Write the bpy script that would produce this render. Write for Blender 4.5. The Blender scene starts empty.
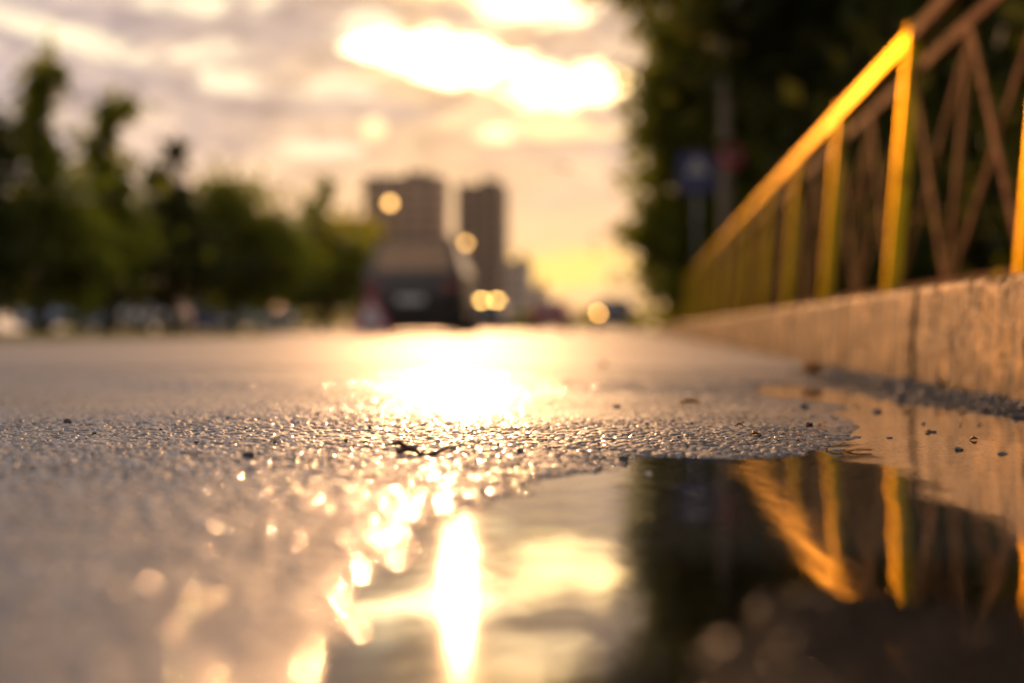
import bpy, bmesh, math, random
import numpy as np
from mathutils import Vector, Matrix

random.seed(7)
rng = np.random.default_rng(7)
S = bpy.context.scene
COL = S.collection
R = math.radians

# ------------------------------------------------------------------ camera
CAM_H = 0.104
F_PX = 1422.0
YAW = R(5.02)
PITCH = math.atan(11.5 / F_PX)
cam_d = bpy.data.cameras.new('camera')
cam = bpy.data.objects.new('camera', cam_d)
COL.objects.link(cam)
cam.location = (0, 0, CAM_H)
cam.rotation_euler = (R(90) - PITCH, 0, YAW)
cam_d.sensor_width = 36
cam_d.lens = 50
cam_d.clip_start = 0.02
cam_d.clip_end = 6000
cam_d.dof.use_dof = True
cam_d.dof.focus_distance = 1.32
cam_d.dof.aperture_fstop = 2.45
S.camera = cam
CM = Matrix.LocRotScale(cam.location, cam.rotation_euler, None)


def ray(px, py):
    v = Vector(((px - 512) / F_PX, (341.5 - py) / F_PX, -1.0))
    return (CM.to_3x3() @ v)


def at(px, py, dist):
    """world point seen at a pixel, at a distance along the road (world y)"""
    r = ray(px, py)
    return Vector(cam.location) + r * (dist / r.y)


def ground(px, py, z=0.0):
    r = ray(px, py)
    return Vector(cam.location) + r * ((z - CAM_H) / r.z)


def lat(px, dist):
    return at(px, 330, dist).x


# ------------------------------------------------------------------ materials
def new_mat(name):
    m = bpy.data.materials.new(name)
    m.use_nodes = True
    nt = m.node_tree
    for n in list(nt.nodes):
        nt.nodes.remove(n)
    out = nt.nodes.new('ShaderNodeOutputMaterial')
    return m, nt, out


def nd(nt, t, ins=None, **props):
    n = nt.nodes.new('ShaderNode' + t)
    for k, v in props.items():
        setattr(n, k, v)
    for k, v in (ins or {}).items():
        s = n.inputs[k]
        if isinstance(v, bpy.types.NodeSocket):
            nt.links.new(v, s)
        else:
            s.default_value = v
    return n


def math_n(nt, op, a, b=None, c=None, clamp=False):
    n = nt.nodes.new('ShaderNodeMath')
    n.operation = op
    n.use_clamp = clamp
    for i, v in enumerate((a, b, c)):
        if v is None:
            continue
        if isinstance(v, bpy.types.NodeSocket):
            nt.links.new(v, n.inputs[i])
        else:
            n.inputs[i].default_value = v
    return n.outputs[0]


def ramp(nt, fac, stops):
    n = nt.nodes.new('ShaderNodeValToRGB')
    el = n.color_ramp.elements
    while len(el) < len(stops):
        el.new(0.5)
    for e, (p, c) in zip(el, stops):
        e.position = p
        e.color = (c[0], c[1], c[2], 1) if not isinstance(c, (int, float)) else (c, c, c, 1)
    nt.links.new(fac, n.inputs[0])
    return n.outputs[0]


def mix(nt, fac, a, b, blend='MIX'):
    n = nt.nodes.new('ShaderNodeMix')
    n.data_type = 'RGBA'
    n.blend_type = blend
    for sock, v in ((n.inputs[0], fac), (n.inputs[6], a), (n.inputs[7], b)):
        if isinstance(v, bpy.types.NodeSocket):
            nt.links.new(v, sock)
        elif isinstance(v, (int, float)):
            sock.default_value = v
        else:
            sock.default_value = (v[0], v[1], v[2], 1)
    return n.outputs[2]


def plain(name, col, rough=0.6, metal=0.0, var=0.25, scale=6.0, bump=0.0, bscale=40.0, spec=0.5):
    """principled with mottled colour and roughness"""
    m, nt, out = new_mat(name)
    tc = nd(nt, 'TexCoord').outputs['Object']
    n = nd(nt, 'TexNoise', {'Vector': tc, 'Scale': scale, 'Detail': 5.0, 'Roughness': 0.6})
    c = ramp(nt, n.outputs[0], [(0.3, [x * (1 - var) for x in col]), (0.7, [min(1, x * (1 + var)) for x in col])])
    r = nd(nt, 'MapRange', {'Value': n.outputs[0], 'To Min': max(0.02, rough - 0.1), 'To Max': min(1, rough + 0.12)}).outputs[0]
    b = nd(nt, 'BsdfPrincipled', {'Base Color': c, 'Roughness': r, 'Metallic': metal, 'Specular IOR Level': spec})
    if bump:
        n2 = nd(nt, 'TexNoise', {'Vector': tc, 'Scale': bscale, 'Detail': 4.0})
        bp = nd(nt, 'Bump', {'Height': n2.outputs[0], 'Strength': bump, 'Distance': 0.01})
        nt.links.new(bp.outputs[0], b.inputs['Normal'])
    nt.links.new(b.outputs[0], out.inputs[0])
    return m


def emit(name, col, strength):
    m, nt, out = new_mat(name)
    e = nd(nt, 'Emission', {'Color': (*col, 1), 'Strength': strength})
    nt.links.new(e.outputs[0], out.inputs[0])
    return m


def leaf_mat(name, dark, light, trans, tfac=0.4, rough=0.45):
    m, nt, out = new_mat(name)
    g = nd(nt, 'NewGeometry')
    c = ramp(nt, g.outputs['Random Per Island'], [(0.0, dark), (0.6, [(a + b) / 2 for a, b in zip(dark, light)]), (1.0, light)])
    b = nd(nt, 'BsdfPrincipled', {'Base Color': c, 'Roughness': 0.65, 'Specular IOR Level': 0.12})
    t = nd(nt, 'BsdfTranslucent', {'Color': (*trans, 1)})
    mx = nd(nt, 'MixShader', {0: tfac, 1: b.outputs[0], 2: t.outputs[0]})
    nt.links.new(mx.outputs[0], out.inputs[0])
    return m


def asphalt_mat(name, wet=True, far=False):
    m, nt, out = new_mat(name)
    tc = nd(nt, 'TexCoord').outputs['Object']
    n1 = nd(nt, 'TexNoise', {'Vector': tc, 'Scale': 1.3, 'Detail': 6.0, 'Roughness': 0.6}).outputs[0]
    n2 = nd(nt, 'TexNoise', {'Vector': tc, 'Scale': 160.0, 'Detail': 3.0}).outputs[0]
    v = nd(nt, 'TexVoronoi', {'Vector': tc, 'Scale': 150.0})
    c1 = ramp(nt, v.outputs['Color'], [(0.0, (0.04, 0.038, 0.037)), (0.5, (0.075, 0.071, 0.069)), (0.85, (0.12, 0.11, 0.10)), (1.0, (0.2, 0.18, 0.165))])
    c1 = mix(nt, n1, c1, (0.07, 0.066, 0.062))
    if far:
        c = c1
        silt_and_reflection = 0.0
    else:
        agg = nd(nt, 'Attribute', attribute_name='stone').outputs['Fac']
        c = mix(nt, ramp(nt, agg, [(0.35, 0.0), (0.75, 1.0)]), (0.012, 0.015, 0.015), c1)
        silt_and_reflection = nd(nt, 'Attribute', attribute_name='silt_and_reflection').outputs['Fac']
        c = mix(nt, silt_and_reflection, c, (0.016, 0.012, 0.009))  # mask darkens the colour: painted tree reflection near the camera, dirt by the kerb
    v2 = nd(nt, 'TexVoronoi', {'Vector': tc, 'Scale': 330.0})
    r0 = nd(nt, 'MapRange', {'Value': n1, 'From Min': 0.3, 'From Max': 0.7, 'To Min': 0.52 if far else 0.47, 'To Max': 0.64 if far else 0.66}).outputs[0]
    pick = nd(nt, 'SeparateColor', {0: v2.outputs['Color']}).outputs[1]
    if far:
        r = math_n(nt, 'ADD', r0, math_n(nt, 'MULTIPLY', n2, 0.08))
    else:
        wet = nd(nt, 'TexNoise', {'Vector': tc, 'Scale': 7.0, 'Detail': 4.0, 'Roughness': 0.6}).outputs[0]
        pick = math_n(nt, 'ADD', pick, math_n(nt, 'MULTIPLY', math_n(nt, 'SUBTRACT', wet, 0.5), 0.5))
        k = ramp(nt, pick, [(0.74, 0.0), (0.80, 1.0)])
        k = math_n(nt, 'MULTIPLY', k, nd(nt, 'MapRange', {'Value': silt_and_reflection, 'To Min': 1.0, 'To Max': 0.6}).outputs[0])
        r = nd(nt, 'MapRange', {'Value': k, 'To Min': math_n(nt, 'ADD', r0, math_n(nt, 'MULTIPLY', n2, 0.1)), 'To Max': 0.08}).outputs[0]
        r = math_n(nt, 'ADD', r, math_n(nt, 'MULTIPLY', math_n(nt, 'MULTIPLY', silt_and_reflection, math_n(nt, 'SUBTRACT', 1.0, k)), 0.3))
    b = nd(nt, 'BsdfPrincipled', {'Base Color': c, 'Roughness': r, 'Specular IOR Level': 0.5 if far else nd(nt, 'MapRange', {'Value': silt_and_reflection, 'To Min': 0.55, 'To Max': 0.12}).outputs[0]})
    if far:
        n3 = nd(nt, 'TexNoise', {'Vector': tc, 'Scale': 45.0, 'Detail': 5.0}).outputs[0]
        bp = nd(nt, 'Bump', {'Height': n3, 'Strength': 0.55, 'Distance': 0.008})
        nt.links.new(bp.outputs[0], b.inputs['Normal'])
    sh = b.outputs[0]
    if not far:
        dark_matte = nd(nt, 'BsdfDiffuse', {'Color': (0.02, 0.015, 0.011, 1)}).outputs[0]  # matte dark for the painted tree reflection and the kerbside dirt
        sh = nd(nt, 'MixShader', {0: math_n(nt, 'MULTIPLY', silt_and_reflection, math_n(nt, 'SUBTRACT', 1.0, k)), 1: b.outputs[0], 2: dark_matte}).outputs[0]
    nt.links.new(sh, out.inputs[0])
    return m


def kerb_mat():
    m, nt, out = new_mat('kerb_concrete')
    tc = nd(nt, 'TexCoord').outputs['Object']
    gp = nd(nt, 'NewGeometry').outputs['Position']
    mp = nd(nt, 'Mapping', {'Vector': gp, 'Scale': (1, 1, 0.5)}).outputs[0]
    n1 = nd(nt, 'TexNoise', {'Vector': mp, 'Scale': 16.0, 'Detail': 6.0, 'Roughness': 0.65}).outputs[0]
    n2 = nd(nt, 'TexNoise', {'Vector': gp, 'Scale': 55.0, 'Detail': 6.0, 'Roughness': 0.7}).outputs[0]
    n3 = nd(nt, 'TexNoise', {'Vector': mp, 'Scale': 42.0, 'Detail': 3.0}).outputs[0]
    c = ramp(nt, n1, [(0.34, (0.09, 0.045, 0.018)), (0.46, (0.30, 0.165, 0.06)), (0.6, (0.50, 0.27, 0.085)), (0.75, (0.58, 0.34, 0.13))])
    st = ramp(nt, n3, [(0.38, 0.22), (0.52, 1.0)])
    c = mix(nt, 0.75, c, st, 'MULTIPLY')
    pit = ramp(nt, n2, [(0.33, 0.3), (0.45, 1.0)])
    c = mix(nt, 0.7, c, pit, 'MULTIPLY')
    z = nd(nt, 'SeparateXYZ', {0: gp}).outputs[2]
    damp = nd(nt, 'MapRange', {'Value': math_n(nt, 'ADD', z, math_n(nt, 'MULTIPLY', n1, 0.07)), 'From Min': 0.03, 'From Max': 0.10, 'To Min': 0.5, 'To Max': 1.0}).outputs[0]
    c = mix(nt, 1.0, c, damp, 'MULTIPLY')
    rg = nd(nt, 'MapRange', {'Value': damp, 'From Min': 0.5, 'From Max': 1.0, 'To Min': 0.4, 'To Max': 0.75}).outputs[0]
    b = nd(nt, 'BsdfDiffuse', {'Color': c, 'Roughness': 0.8})
    b2 = nd(nt, 'BsdfPrincipled', {'Base Color': mix(nt, 1.0, c, (1.5, 1.5, 1.6), 'MULTIPLY'), 'Roughness': 0.62, 'Metallic': 0.7, 'Specular IOR Level': 0.1})
    n4 = nd(nt, 'TexNoise', {'Vector': gp, 'Scale': 130.0, 'Detail': 5.0, 'Roughness': 0.7}).outputs[0]
    hh = math_n(nt, 'ADD', math_n(nt, 'ADD', n2, math_n(nt, 'MULTIPLY', n1, 0.25)), math_n(nt, 'MULTIPLY', n4, 0.5))
    bp = nd(nt, 'Bump', {'Height': hh, 'Strength': 0.9, 'Distance': 0.012})
    nt.links.new(bp.outputs[0], b.inputs['Normal'])
    nt.links.new(bp.outputs[0], b2.inputs['Normal'])
    damp_k = nd(nt, 'MixShader', {0: 0.55, 1: b.outputs[0], 2: b2.outputs[0]})
    nt.links.new(damp_k.outputs[0], out.inputs[0])
    return m


def water_mat():
    m, nt, out = new_mat('puddle_water')
    gp = nd(nt, 'NewGeometry').outputs['Position']
    mp = nd(nt, 'Mapping', {'Vector': gp, 'Scale': (1.0, 1.0, 1.0)}).outputs[0]
    n1 = nd(nt, 'TexNoise', {'Vector': mp, 'Scale': 22.0, 'Detail': 2.0, 'Roughness': 0.5}).outputs[0]
    n2 = nd(nt, 'TexNoise', {'Vector': mp, 'Scale': 5.0, 'Detail': 1.0}).outputs[0]
    hh = math_n(nt, 'ADD', math_n(nt, 'MULTIPLY', n1, 0.25), n2)
    bp = nd(nt, 'Bump', {'Height': hh, 'Strength': 0.065, 'Distance': 0.02}).outputs[0]
    fr = nd(nt, 'Fresnel', {'IOR': 1.33, 'Normal': bp}).outputs[0]
    gl = nd(nt, 'BsdfGlossy', {'Color': (1, 1, 1, 1), 'Roughness': 0.042, 'Normal': bp}).outputs[0]
    tr = nd(nt, 'BsdfTransparent', {'Color': (0.72, 0.66, 0.58, 1)}).outputs[0]
    mx = nd(nt, 'MixShader', {0: fr, 1: tr, 2: gl})
    nt.links.new(mx.outputs[0], out.inputs[0])
    return m


def paint_mat(name, col, rust=(0.12, 0.05, 0.025), amount=0.42, rough=0.35, metal=0.0, spec=0.5):
    m, nt, out = new_mat(name)
    gp = nd(nt, 'NewGeometry').outputs['Position']
    n1 = nd(nt, 'TexNoise', {'Vector': gp, 'Scale': 9.0, 'Detail': 7.0, 'Roughness': 0.7}).outputs[0]
    n2 = nd(nt, 'TexNoise', {'Vector': gp, 'Scale': 60.0, 'Detail': 4.0}).outputs[0]
    k = ramp(nt, n1, [(amount - 0.1, 0.0), (amount, 1.0)])
    tint = ramp(nt, n2, [(0.3, [c * 0.8 for c in col]), (0.7, col)])
    c = mix(nt, k, rust, tint)
    r = nd(nt, 'MapRange', {'Value': k, 'To Min': 0.8, 'To Max': rough}).outputs[0]
    b = nd(nt, 'BsdfPrincipled', {'Base Color': c, 'Roughness': r, 'Metallic': metal, 'Specular IOR Level': spec, 'Specular Tint': (*col, 1)})
    bp = nd(nt, 'Bump', {'Height': math_n(nt, 'ADD', n2, k), 'Strength': 0.25, 'Distance': 0.003})
    nt.links.new(bp.outputs[0], b.inputs['Normal'])
    nt.links.new(b.outputs[0], out.inputs[0])
    return m


M = {}
M['asphalt'] = asphalt_mat('wet_asphalt')
M['asphalt_far'] = asphalt_mat('wet_asphalt_far', far=True)
M['kerb'] = kerb_mat()
M['water'] = water_mat()
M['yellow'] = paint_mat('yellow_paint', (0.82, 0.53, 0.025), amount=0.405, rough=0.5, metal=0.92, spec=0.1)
M['brown'] = paint_mat('brown_paint', (0.30, 0.15, 0.05), amount=0.5, rough=0.75, metal=0.5, spec=0.02)
M['soil'] = plain('soil', (0.07, 0.055, 0.035), 0.9, scale=9, var=0.5, bump=0.6)
M['grass'] = leaf_mat('grass_blades', (0.03, 0.04, 0.01), (0.09, 0.10, 0.02), (0.16, 0.18, 0.03), 0.4)
M['turf'] = plain('turf', (0.05, 0.055, 0.02), 0.9, scale=3, var=0.5)
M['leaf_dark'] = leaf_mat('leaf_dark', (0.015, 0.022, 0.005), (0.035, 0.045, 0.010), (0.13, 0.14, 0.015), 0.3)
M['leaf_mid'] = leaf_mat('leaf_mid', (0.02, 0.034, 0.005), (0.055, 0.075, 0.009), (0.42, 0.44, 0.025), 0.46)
M['leaf_olive'] = leaf_mat('leaf_olive', (0.05, 0.055, 0.01), (0.12, 0.11, 0.02), (0.6, 0.46, 0.03), 0.6)
M['bark'] = plain('bark', (0.07, 0.055, 0.042), 0.9, scale=14, var=0.5, bump=0.8, bscale=25)
M['black'] = plain('black_rubber', (0.02, 0.02, 0.02), 0.75)
M['glass'] = plain('car_glass', (0.015, 0.018, 0.02), 0.08, var=0.1)
M['chrome'] = plain('rim_metal', (0.45, 0.45, 0.45), 0.35, 0.9)
M['car_white'] = plain('car_paint_white', (0.7, 0.7, 0.7), 0.3, var=0.05)
M['car_blue'] = plain('car_paint_pale_blue', (0.42, 0.50, 0.66), 0.3, var=0.05)
M['car_silver'] = plain('car_paint_silver', (0.5, 0.48, 0.46), 0.3, 0.3, var=0.05)
M['car_dark'] = plain('car_paint_dark', (0.03, 0.03, 0.035), 0.3, var=0.1)
M['car_navy'] = plain('car_paint_umber', (0.05, 0.034, 0.027), 0.35, var=0.1)
M['car_red'] = plain('car_paint_red', (0.32, 0.03, 0.022), 0.3, var=0.1)
M['car_rust'] = plain('car_paint_copper', (0.38, 0.14, 0.07), 0.3, var=0.1)
M['tail'] = plain('tail_lens_red', (0.5, 0.03, 0.02), 0.2)
M['headlens'] = plain('head_lens', (0.7, 0.7, 0.7), 0.15)
M['plate'] = plain('plate_white', (0.7, 0.7, 0.68), 0.4)
M['amber_lit'] = emit('amber_lamp_lit', (1.0, 0.55, 0.14), 16.0)
M['amber_sig'] = emit('indicator_lit', (1.0, 0.5, 0.12), 12.0)
M['lamp_lit'] = emit('street_lamp_lit', (1.0, 0.52, 0.15), 4.0)
M['tan'] = plain('tailgate_tan', (0.34, 0.2, 0.10), 0.6, scale=3, var=0.3)
M['darkmetal'] = plain('dark_metal', (0.03, 0.028, 0.03), 0.5)
M['bluegrey'] = plain('blue_grey_panel', (0.06, 0.08, 0.14), 0.5)
M['sign_blue'] = plain('sign_blue', (0.075, 0.075, 0.23), 0.35, var=0.1)
M['sign_white'] = plain('sign_white', (0.78, 0.78, 0.78), 0.4, var=0.05)
M['sign_red'] = plain('sign_red', (0.75, 0.08, 0.14), 0.4, var=0.1)
M['galv'] = plain('galvanised', (0.3, 0.29, 0.28), 0.5, 0.5)
M['pole'] = plain('pole_concrete', (0.36, 0.27, 0.2), 0.8, scale=8)
M['wall_tan'] = plain('facade_tan', (0.46, 0.31, 0.22), 0.85, scale=0.2, var=0.12)  # lightened: part of the distance haze is in the wall colour
M['wall_brown'] = plain('facade_brown', (0.30, 0.20, 0.14), 0.85, scale=0.2, var=0.12)  # haze over the far wall is painted in as a lighter brown
M['wall_pale'] = plain('facade_pale', (0.62, 0.55, 0.5), 0.8, scale=0.2, var=0.1)
M['roofing'] = plain('roofing', (0.1, 0.08, 0.07), 0.9)
M['window'] = plain('window_glass', (0.05, 0.05, 0.06), 0.15)
M['booth'] = plain('booth_blue', (0.02, 0.06, 0.19), 0.45, var=0.1)
M['pebble'] = plain('pebble', (0.085, 0.075, 0.068), 0.65, scale=120, var=0.5, bump=0.4, bscale=300)
M['pebble_pale'] = plain('pebble_pale', (0.5, 0.46, 0.42), 0.3, scale=120, var=0.3, bump=0.3, bscale=300)
M['twig'] = plain('twig', (0.09, 0.04, 0.02), 0.5, scale=80, var=0.4)
M['dead_leaf'] = plain('dead_leaf', (0.42, 0.17, 0.025), 0.45, scale=60, var=0.5)
M['dark_leaf'] = plain('rotten_leaf', (0.06, 0.03, 0.015), 0.45, scale=60, var=0.5)
M['bird'] = plain('feathers', (0.05, 0.045, 0.04), 0.8)
M['paint_line'] = plain('road_paint', (0.6, 0.6, 0.58), 0.5)


# ------------------------------------------------------------------ object helpers
def tag(o, label=None, cat=None, group=None, kind=None):
    for k, v in (('label', label), ('category', cat), ('group', group), ('kind', kind)):
        if v is not None:
            o[k] = v
    return o


def empty(name, loc, rz=0.0, label=None, cat=None, group=None):
    o = bpy.data.objects.new(name, None)
    COL.objects.link(o)
    o.location = loc
    o.rotation_euler = (0, 0, rz)
    o.empty_display_size = 0.1
    return tag(o, label, cat, group)


def link(name, me, mats, parent=None, smooth=False):
    o = bpy.data.objects.new(name, me)
    COL.objects.link(o)
    for m in (mats if isinstance(mats, (list, tuple)) else [mats]):
        me.materials.append(m)
    if parent is not None:
        o.parent = parent
    if smooth:
        me.shade_smooth()
    return o


def np_mesh(name, verts, quads):
    me = bpy.data.meshes.new(name)
    verts = np.ascontiguousarray(verts, dtype=np.float32)
    quads = np.ascontiguousarray(quads, dtype=np.int32)
    k = quads.shape[1]
    me.vertices.add(len(verts))
    me.vertices.foreach_set('co', verts.ravel())
    me.loops.add(quads.size)
    me.loops.foreach_set('vertex_index', quads.ravel())
    me.polygons.add(len(quads))
    me.polygons.foreach_set('loop_start', np.arange(0, quads.size, k, dtype=np.int32))
    me.update(calc_edges=True)
    me.validate()
    return me


def grid_quads(nr, nc):
    i = np.arange(nr - 1)[:, None] * nc + np.arange(nc - 1)[None, :]
    return np.stack([i, i + 1, i + nc + 1, i + nc], -1).reshape(-1, 4)


class MB:
    """collects shapes into one bmesh"""

    def __init__(self):
        self.bm = bmesh.new()

    def box(self, c, s, rot=None, bevel=0.0):
        b = bmesh.new()
        bmesh.ops.create_cube(b, size=1.0, matrix=Matrix.Diagonal((s[0], s[1], s[2], 1)))
        if bevel:
            bmesh.ops.bevel(b, geom=list(b.edges), offset=bevel, segments=2, affect='EDGES', profile=0.6)
        mt = Matrix.Translation(c)
        if rot is not None:
            mt = mt @ rot.to_4x4()
        b.transform(mt)
        self._merge(b)
        return self

    def _merge(self, b):
        me = bpy.data.meshes.new('tmp')
        b.to_mesh(me)
        b.free()
        self.bm.from_mesh(me)
        bpy.data.meshes.remove(me)

    def bar(self, a, b, w, d=None, bevel=0.0, up=Vector((1, 0, 0))):
        """rectangular bar between two points; w across, d along 'up'"""
        a, b = Vector(a), Vector(b)
        d = d or w
        z = (b - a)
        L = z.length
        z.normalize()
        x = (up - z * up.dot(z)).normalized()
        y = z.cross(x)
        rot = Matrix((x, y, z)).transposed()
        return self.box((a + b) / 2, (d, w, L), rot, bevel)

    def tube(self, pts, radii, seg=10, caps=True):
        pts = [Vector(p) for p in pts]
        rings = []
        for i, p in enumerate(pts):
            t = (pts[min(i + 1, len(pts) - 1)] - pts[max(i - 1, 0)]).normalized()
            ref = Vector((0, 0, 1)) if abs(t.z) < 0.9 else Vector((1, 0, 0))
            x = t.cross(ref).normalized()
            y = t.cross(x)
            r = radii[i] if isinstance(radii, (list, tuple)) else radii
            rings.append([self.bm.verts.new(p + (x * math.cos(k * 2 * math.pi / seg) + y * math.sin(k * 2 * math.pi / seg)) * r) for k in range(seg)])
        for a, b in zip(rings, rings[1:]):
            for k in range(seg):
                self.bm.faces.new((a[k], a[(k + 1) % seg], b[(k + 1) % seg], b[k]))
        if caps:
            self.bm.faces.new(rings[0][::-1])
            self.bm.faces.new(rings[-1])
        return self

    def disc(self, c, axis, r, t, seg=24):
        a = Vector(axis).normalized()
        c = Vector(c)
        return self.tube([c - a * t / 2, c + a * t / 2], r, seg)

    def prism(self, poly, a, b):
        """polygon (list of 3-D points) swept from offset a to offset b"""
        a, b = Vector(a), Vector(b)
        v0 = [self.bm.verts.new(Vector(p) + a) for p in poly]
        v1 = [self.bm.verts.new(Vector(p) + b) for p in poly]
        n = len(poly)
        self.bm.faces.new(v0[::-1])
        self.bm.faces.new(v1)
        for k in range(n):
            self.bm.faces.new((v0[k], v0[(k + 1) % n], v1[(k + 1) % n], v1[k]))
        return self

    def build(self, name, mats, parent=None, smooth=False):
        bmesh.ops.recalc_face_normals(self.bm, faces=list(self.bm.faces))
        me = bpy.data.meshes.new(name)
        self.bm.to_mesh(me)
        self.bm.free()
        return link(name, me, mats, parent, smooth)


def kids(o):
    return [c for c in bpy.data.objects if c.parent == o]


def copy_tree(o, parent=None):
    c = o.copy()
    COL.objects.link(c)
    c.parent = parent
    for ch in kids(o):
        copy_tree(ch, c)
    return c


# ------------------------------------------------------------------ noise in numpy
HT = np.random.default_rng(3).random((1024, 1024)).astype(np.float32)


def hash2(ix, iy, s):
    return HT[(ix + s * 137) & 1023, (iy + s * 311) & 1023]


def vnoise(x, y, cell, s):
    x = x / cell
    y = y / cell
    ix, iy = np.floor(x), np.floor(y)
    fx, fy = (x - ix).astype(np.float32), (y - iy).astype(np.float32)
    fx = fx * fx * (3 - 2 * fx)
    fy = fy * fy * (3 - 2 * fy)
    ix, iy = ix.astype(np.int64), iy.astype(np.int64)
    a, b = hash2(ix, iy, s), hash2(ix + 1, iy, s)
    c, d = hash2(ix, iy + 1, s), hash2(ix + 1, iy + 1, s)
    return (a + (b - a) * fx) * (1 - fy) + (c + (d - c) * fx) * fy - 0.5


def grains(x, y, cell, s, amp, flat=0.55):
    """domed aggregate stones: the highest of the nine nearest"""
    gx, gy = x / cell, y / cell
    ix, iy = np.floor(gx).astype(np.int64), np.floor(gy).astype(np.int64)
    out = np.zeros(x.shape, np.float32)
    for dx in (-1, 0, 1):
        for dy in (-1, 0, 1):
            cx, cy = ix + dx, iy + dy
            px = cx + 0.15 + 0.7 * hash2(cx, cy, s)
            py = cy + 0.15 + 0.7 * hash2(cx, cy, s + 1)
            rr = 0.42 + 0.4 * hash2(cx, cy, s + 2)
            hh = 0.25 + 0.75 * hash2(cx, cy, s + 3)
            tx = (hash2(cx, cy, s + 4) - 0.5) * 0.3
            ty = (hash2(cx, cy, s + 5) - 0.5) * 0.4
            ux, uy = (gx - px) / rr, (gy - py) / rr
            an = hash2(cx, cy, s + 6) * 3.14159
            ca_, sa_ = np.cos(an), np.sin(an)
            d2 = np.abs(ux * ca_ + uy * sa_) ** 3 + np.abs(uy * ca_ - ux * sa_) ** 3
            dome = hh * np.clip(1 - d2, 0, None) ** 0.22 * (1 + tx * ux + ty * uy)
            np.maximum(out, dome.astype(np.float32), out)
    return out * amp


def poly_sdf(x, y, poly):
    """signed distance, negative inside"""
    best = np.full(x.shape, 1e9, np.float64)
    inside = np.zeros(x.shape, bool)
    n = len(poly)
    for i in range(n):
        ax, ay = poly[i]
        bx, by = poly[(i + 1) % n]
        ex, ey = bx - ax, by - ay
        t = np.clip(((x - ax) * ex + (y - ay) * ey) / (ex * ex + ey * ey), 0, 1)
        best = np.minimum(best, np.hypot(x - ax - t * ex, y - ay - t * ey))
        c = ((ay > y) != (by > y)) & (x < (bx - ax) * (y - ay) / (by - ay + 1e-12) + ax)
        inside ^= c
    return np.where(inside, -best, best)


# ------------------------------------------------------------------ the road
KERB_X = 0.507
KERB_TOP = 0.184
LEFT_EDGE = [(-4.3, -12), (-4.3, 17), (-5.6, 21), (-9.2, 27), (-9.6, 32), (-9.6, 420)]

puddle_px = [(628, 456), (600, 470), (548, 478), (505, 492), (465, 515), (405, 535), (350, 590), (322, 660), (300, 800),
             (800, 800), (775, 690), (770, 640), (785, 600), (820, 590), (880, 594), (960, 606), (1040, 612), (1200, 640),
             (1250, 560), (1180, 470), (1080, 425), (985, 411), (930, 404), (880, 398), (800, 384), (745, 384), (760, 395), (830, 405), (860, 425), (838, 447), (800, 455), (720, 457)]
puddle_w = [tuple(ground(px, py)[:2]) for px, py in puddle_px]


def road_base(x, y):
    """smooth height of the carriageway away from the puddle (slight crown)"""
    t = np.clip((KERB_X - x) / 4.0, 0, 1)
    return 0.0045 + 0.010 * t 


# near patch: real aggregate relief
NR, NC = 1750, 1500
g = np.linspace(0, 1, NR)
yy = 0.27 * (3.6 / 0.27) ** (g ** 0.80)
xl = -0.28 - 0.52 * yy
uu = np.linspace(0, 1, NC)
X = xl[:, None] + (KERB_X + 0.012 - xl[:, None]) * uu[None, :]
Y = np.repeat(yy[:, None], NC, 1)
# signed distance to the puddle outline, with a wandering shore
sd = poly_sdf(X, Y, puddle_w).astype(np.float32)
sd = sd + 0.022 * vnoise(X, Y, 0.09, 31) + 0.02 * vnoise(X, Y, 0.03, 32)
macro = 0.0022 * vnoise(X, Y, 0.16, 3) + 0.0014 * vnoise(X, Y, 0.045, 4)
base = road_base(X, Y) - 0.0045
shore = np.where(sd < 0, -0.0085 * (1 - np.exp(sd / 0.05)), 0.0045 * (1 - np.exp(-np.clip(sd, 0, None) / 0.06)) * np.where((X > 0.0) & (Y < 0.68), 0.1, 1.0))
worn = np.clip(0.75 + 1.1 * vnoise(X, Y, 0.35, 9), 0.35, 1.25)
G1 = grains(X, Y, 0.0062, 11, 0.0025)
G2 = grains(X, Y, 0.0030, 21, 0.0008)
# gutter: a low ridge of grit against the kerb
gut = np.exp(-((KERB_X - X) / 0.055) ** 2) * (0.004 + 0.008 * vnoise(X, Y, 0.10, 41) + 0.005 * vnoise(X, Y, 0.03, 42)) * np.clip((Y - 0.5) / 0.8, 0, 1)
G3 = grains(X, Y, 0.0135, 51, 0.0016) * (vnoise(X, Y, 0.05, 52) > 0.08)
fade = np.clip((3.6 - Y) / 0.9, 0.55, 1)
worn = worn * fade
G1 = np.maximum(G1, G3)
Z = base + shore + macro + worn * (np.maximum(G1, 0.35 * G1 + G2)) - 0.0016 + gut
near_v = np.stack([X, Y, Z], -1).reshape(-1, 3)
near_q = grid_quads(NR, NC)
SDF_ARGS = None


def surf_z(x, y):
    """height of the near patch at a point"""
    j = int(np.argmin(np.abs(yy - y)))
    k = int(round((x - xl[j]) / (KERB_X + 0.012 - xl[j]) * (NC - 1)))
    k = min(max(k, 0), NC - 1)
    a = Z[max(j - 3, 0):j + 4, max(k - 3, 0):k + 4]
    return float(a.max()), float(sd[j, k])


# outer carriageway: a coarser sheet, 3 cm down under the near patch
oy = np.concatenate([np.linspace(-12, 0.2, 14), np.linspace(0.3, 3.45, 40), np.linspace(3.6, 12, 60), np.geomspace(12.3, 420, 90)])
ou = np.concatenate([np.linspace(0, 0.55, 30), np.linspace(0.56, 1, 70)])


def left_edge(y):
    ys = [p[1] for p in LEFT_EDGE]
    xs = [p[0] for p in LEFT_EDGE]
    return np.interp(y, ys, xs)


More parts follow.
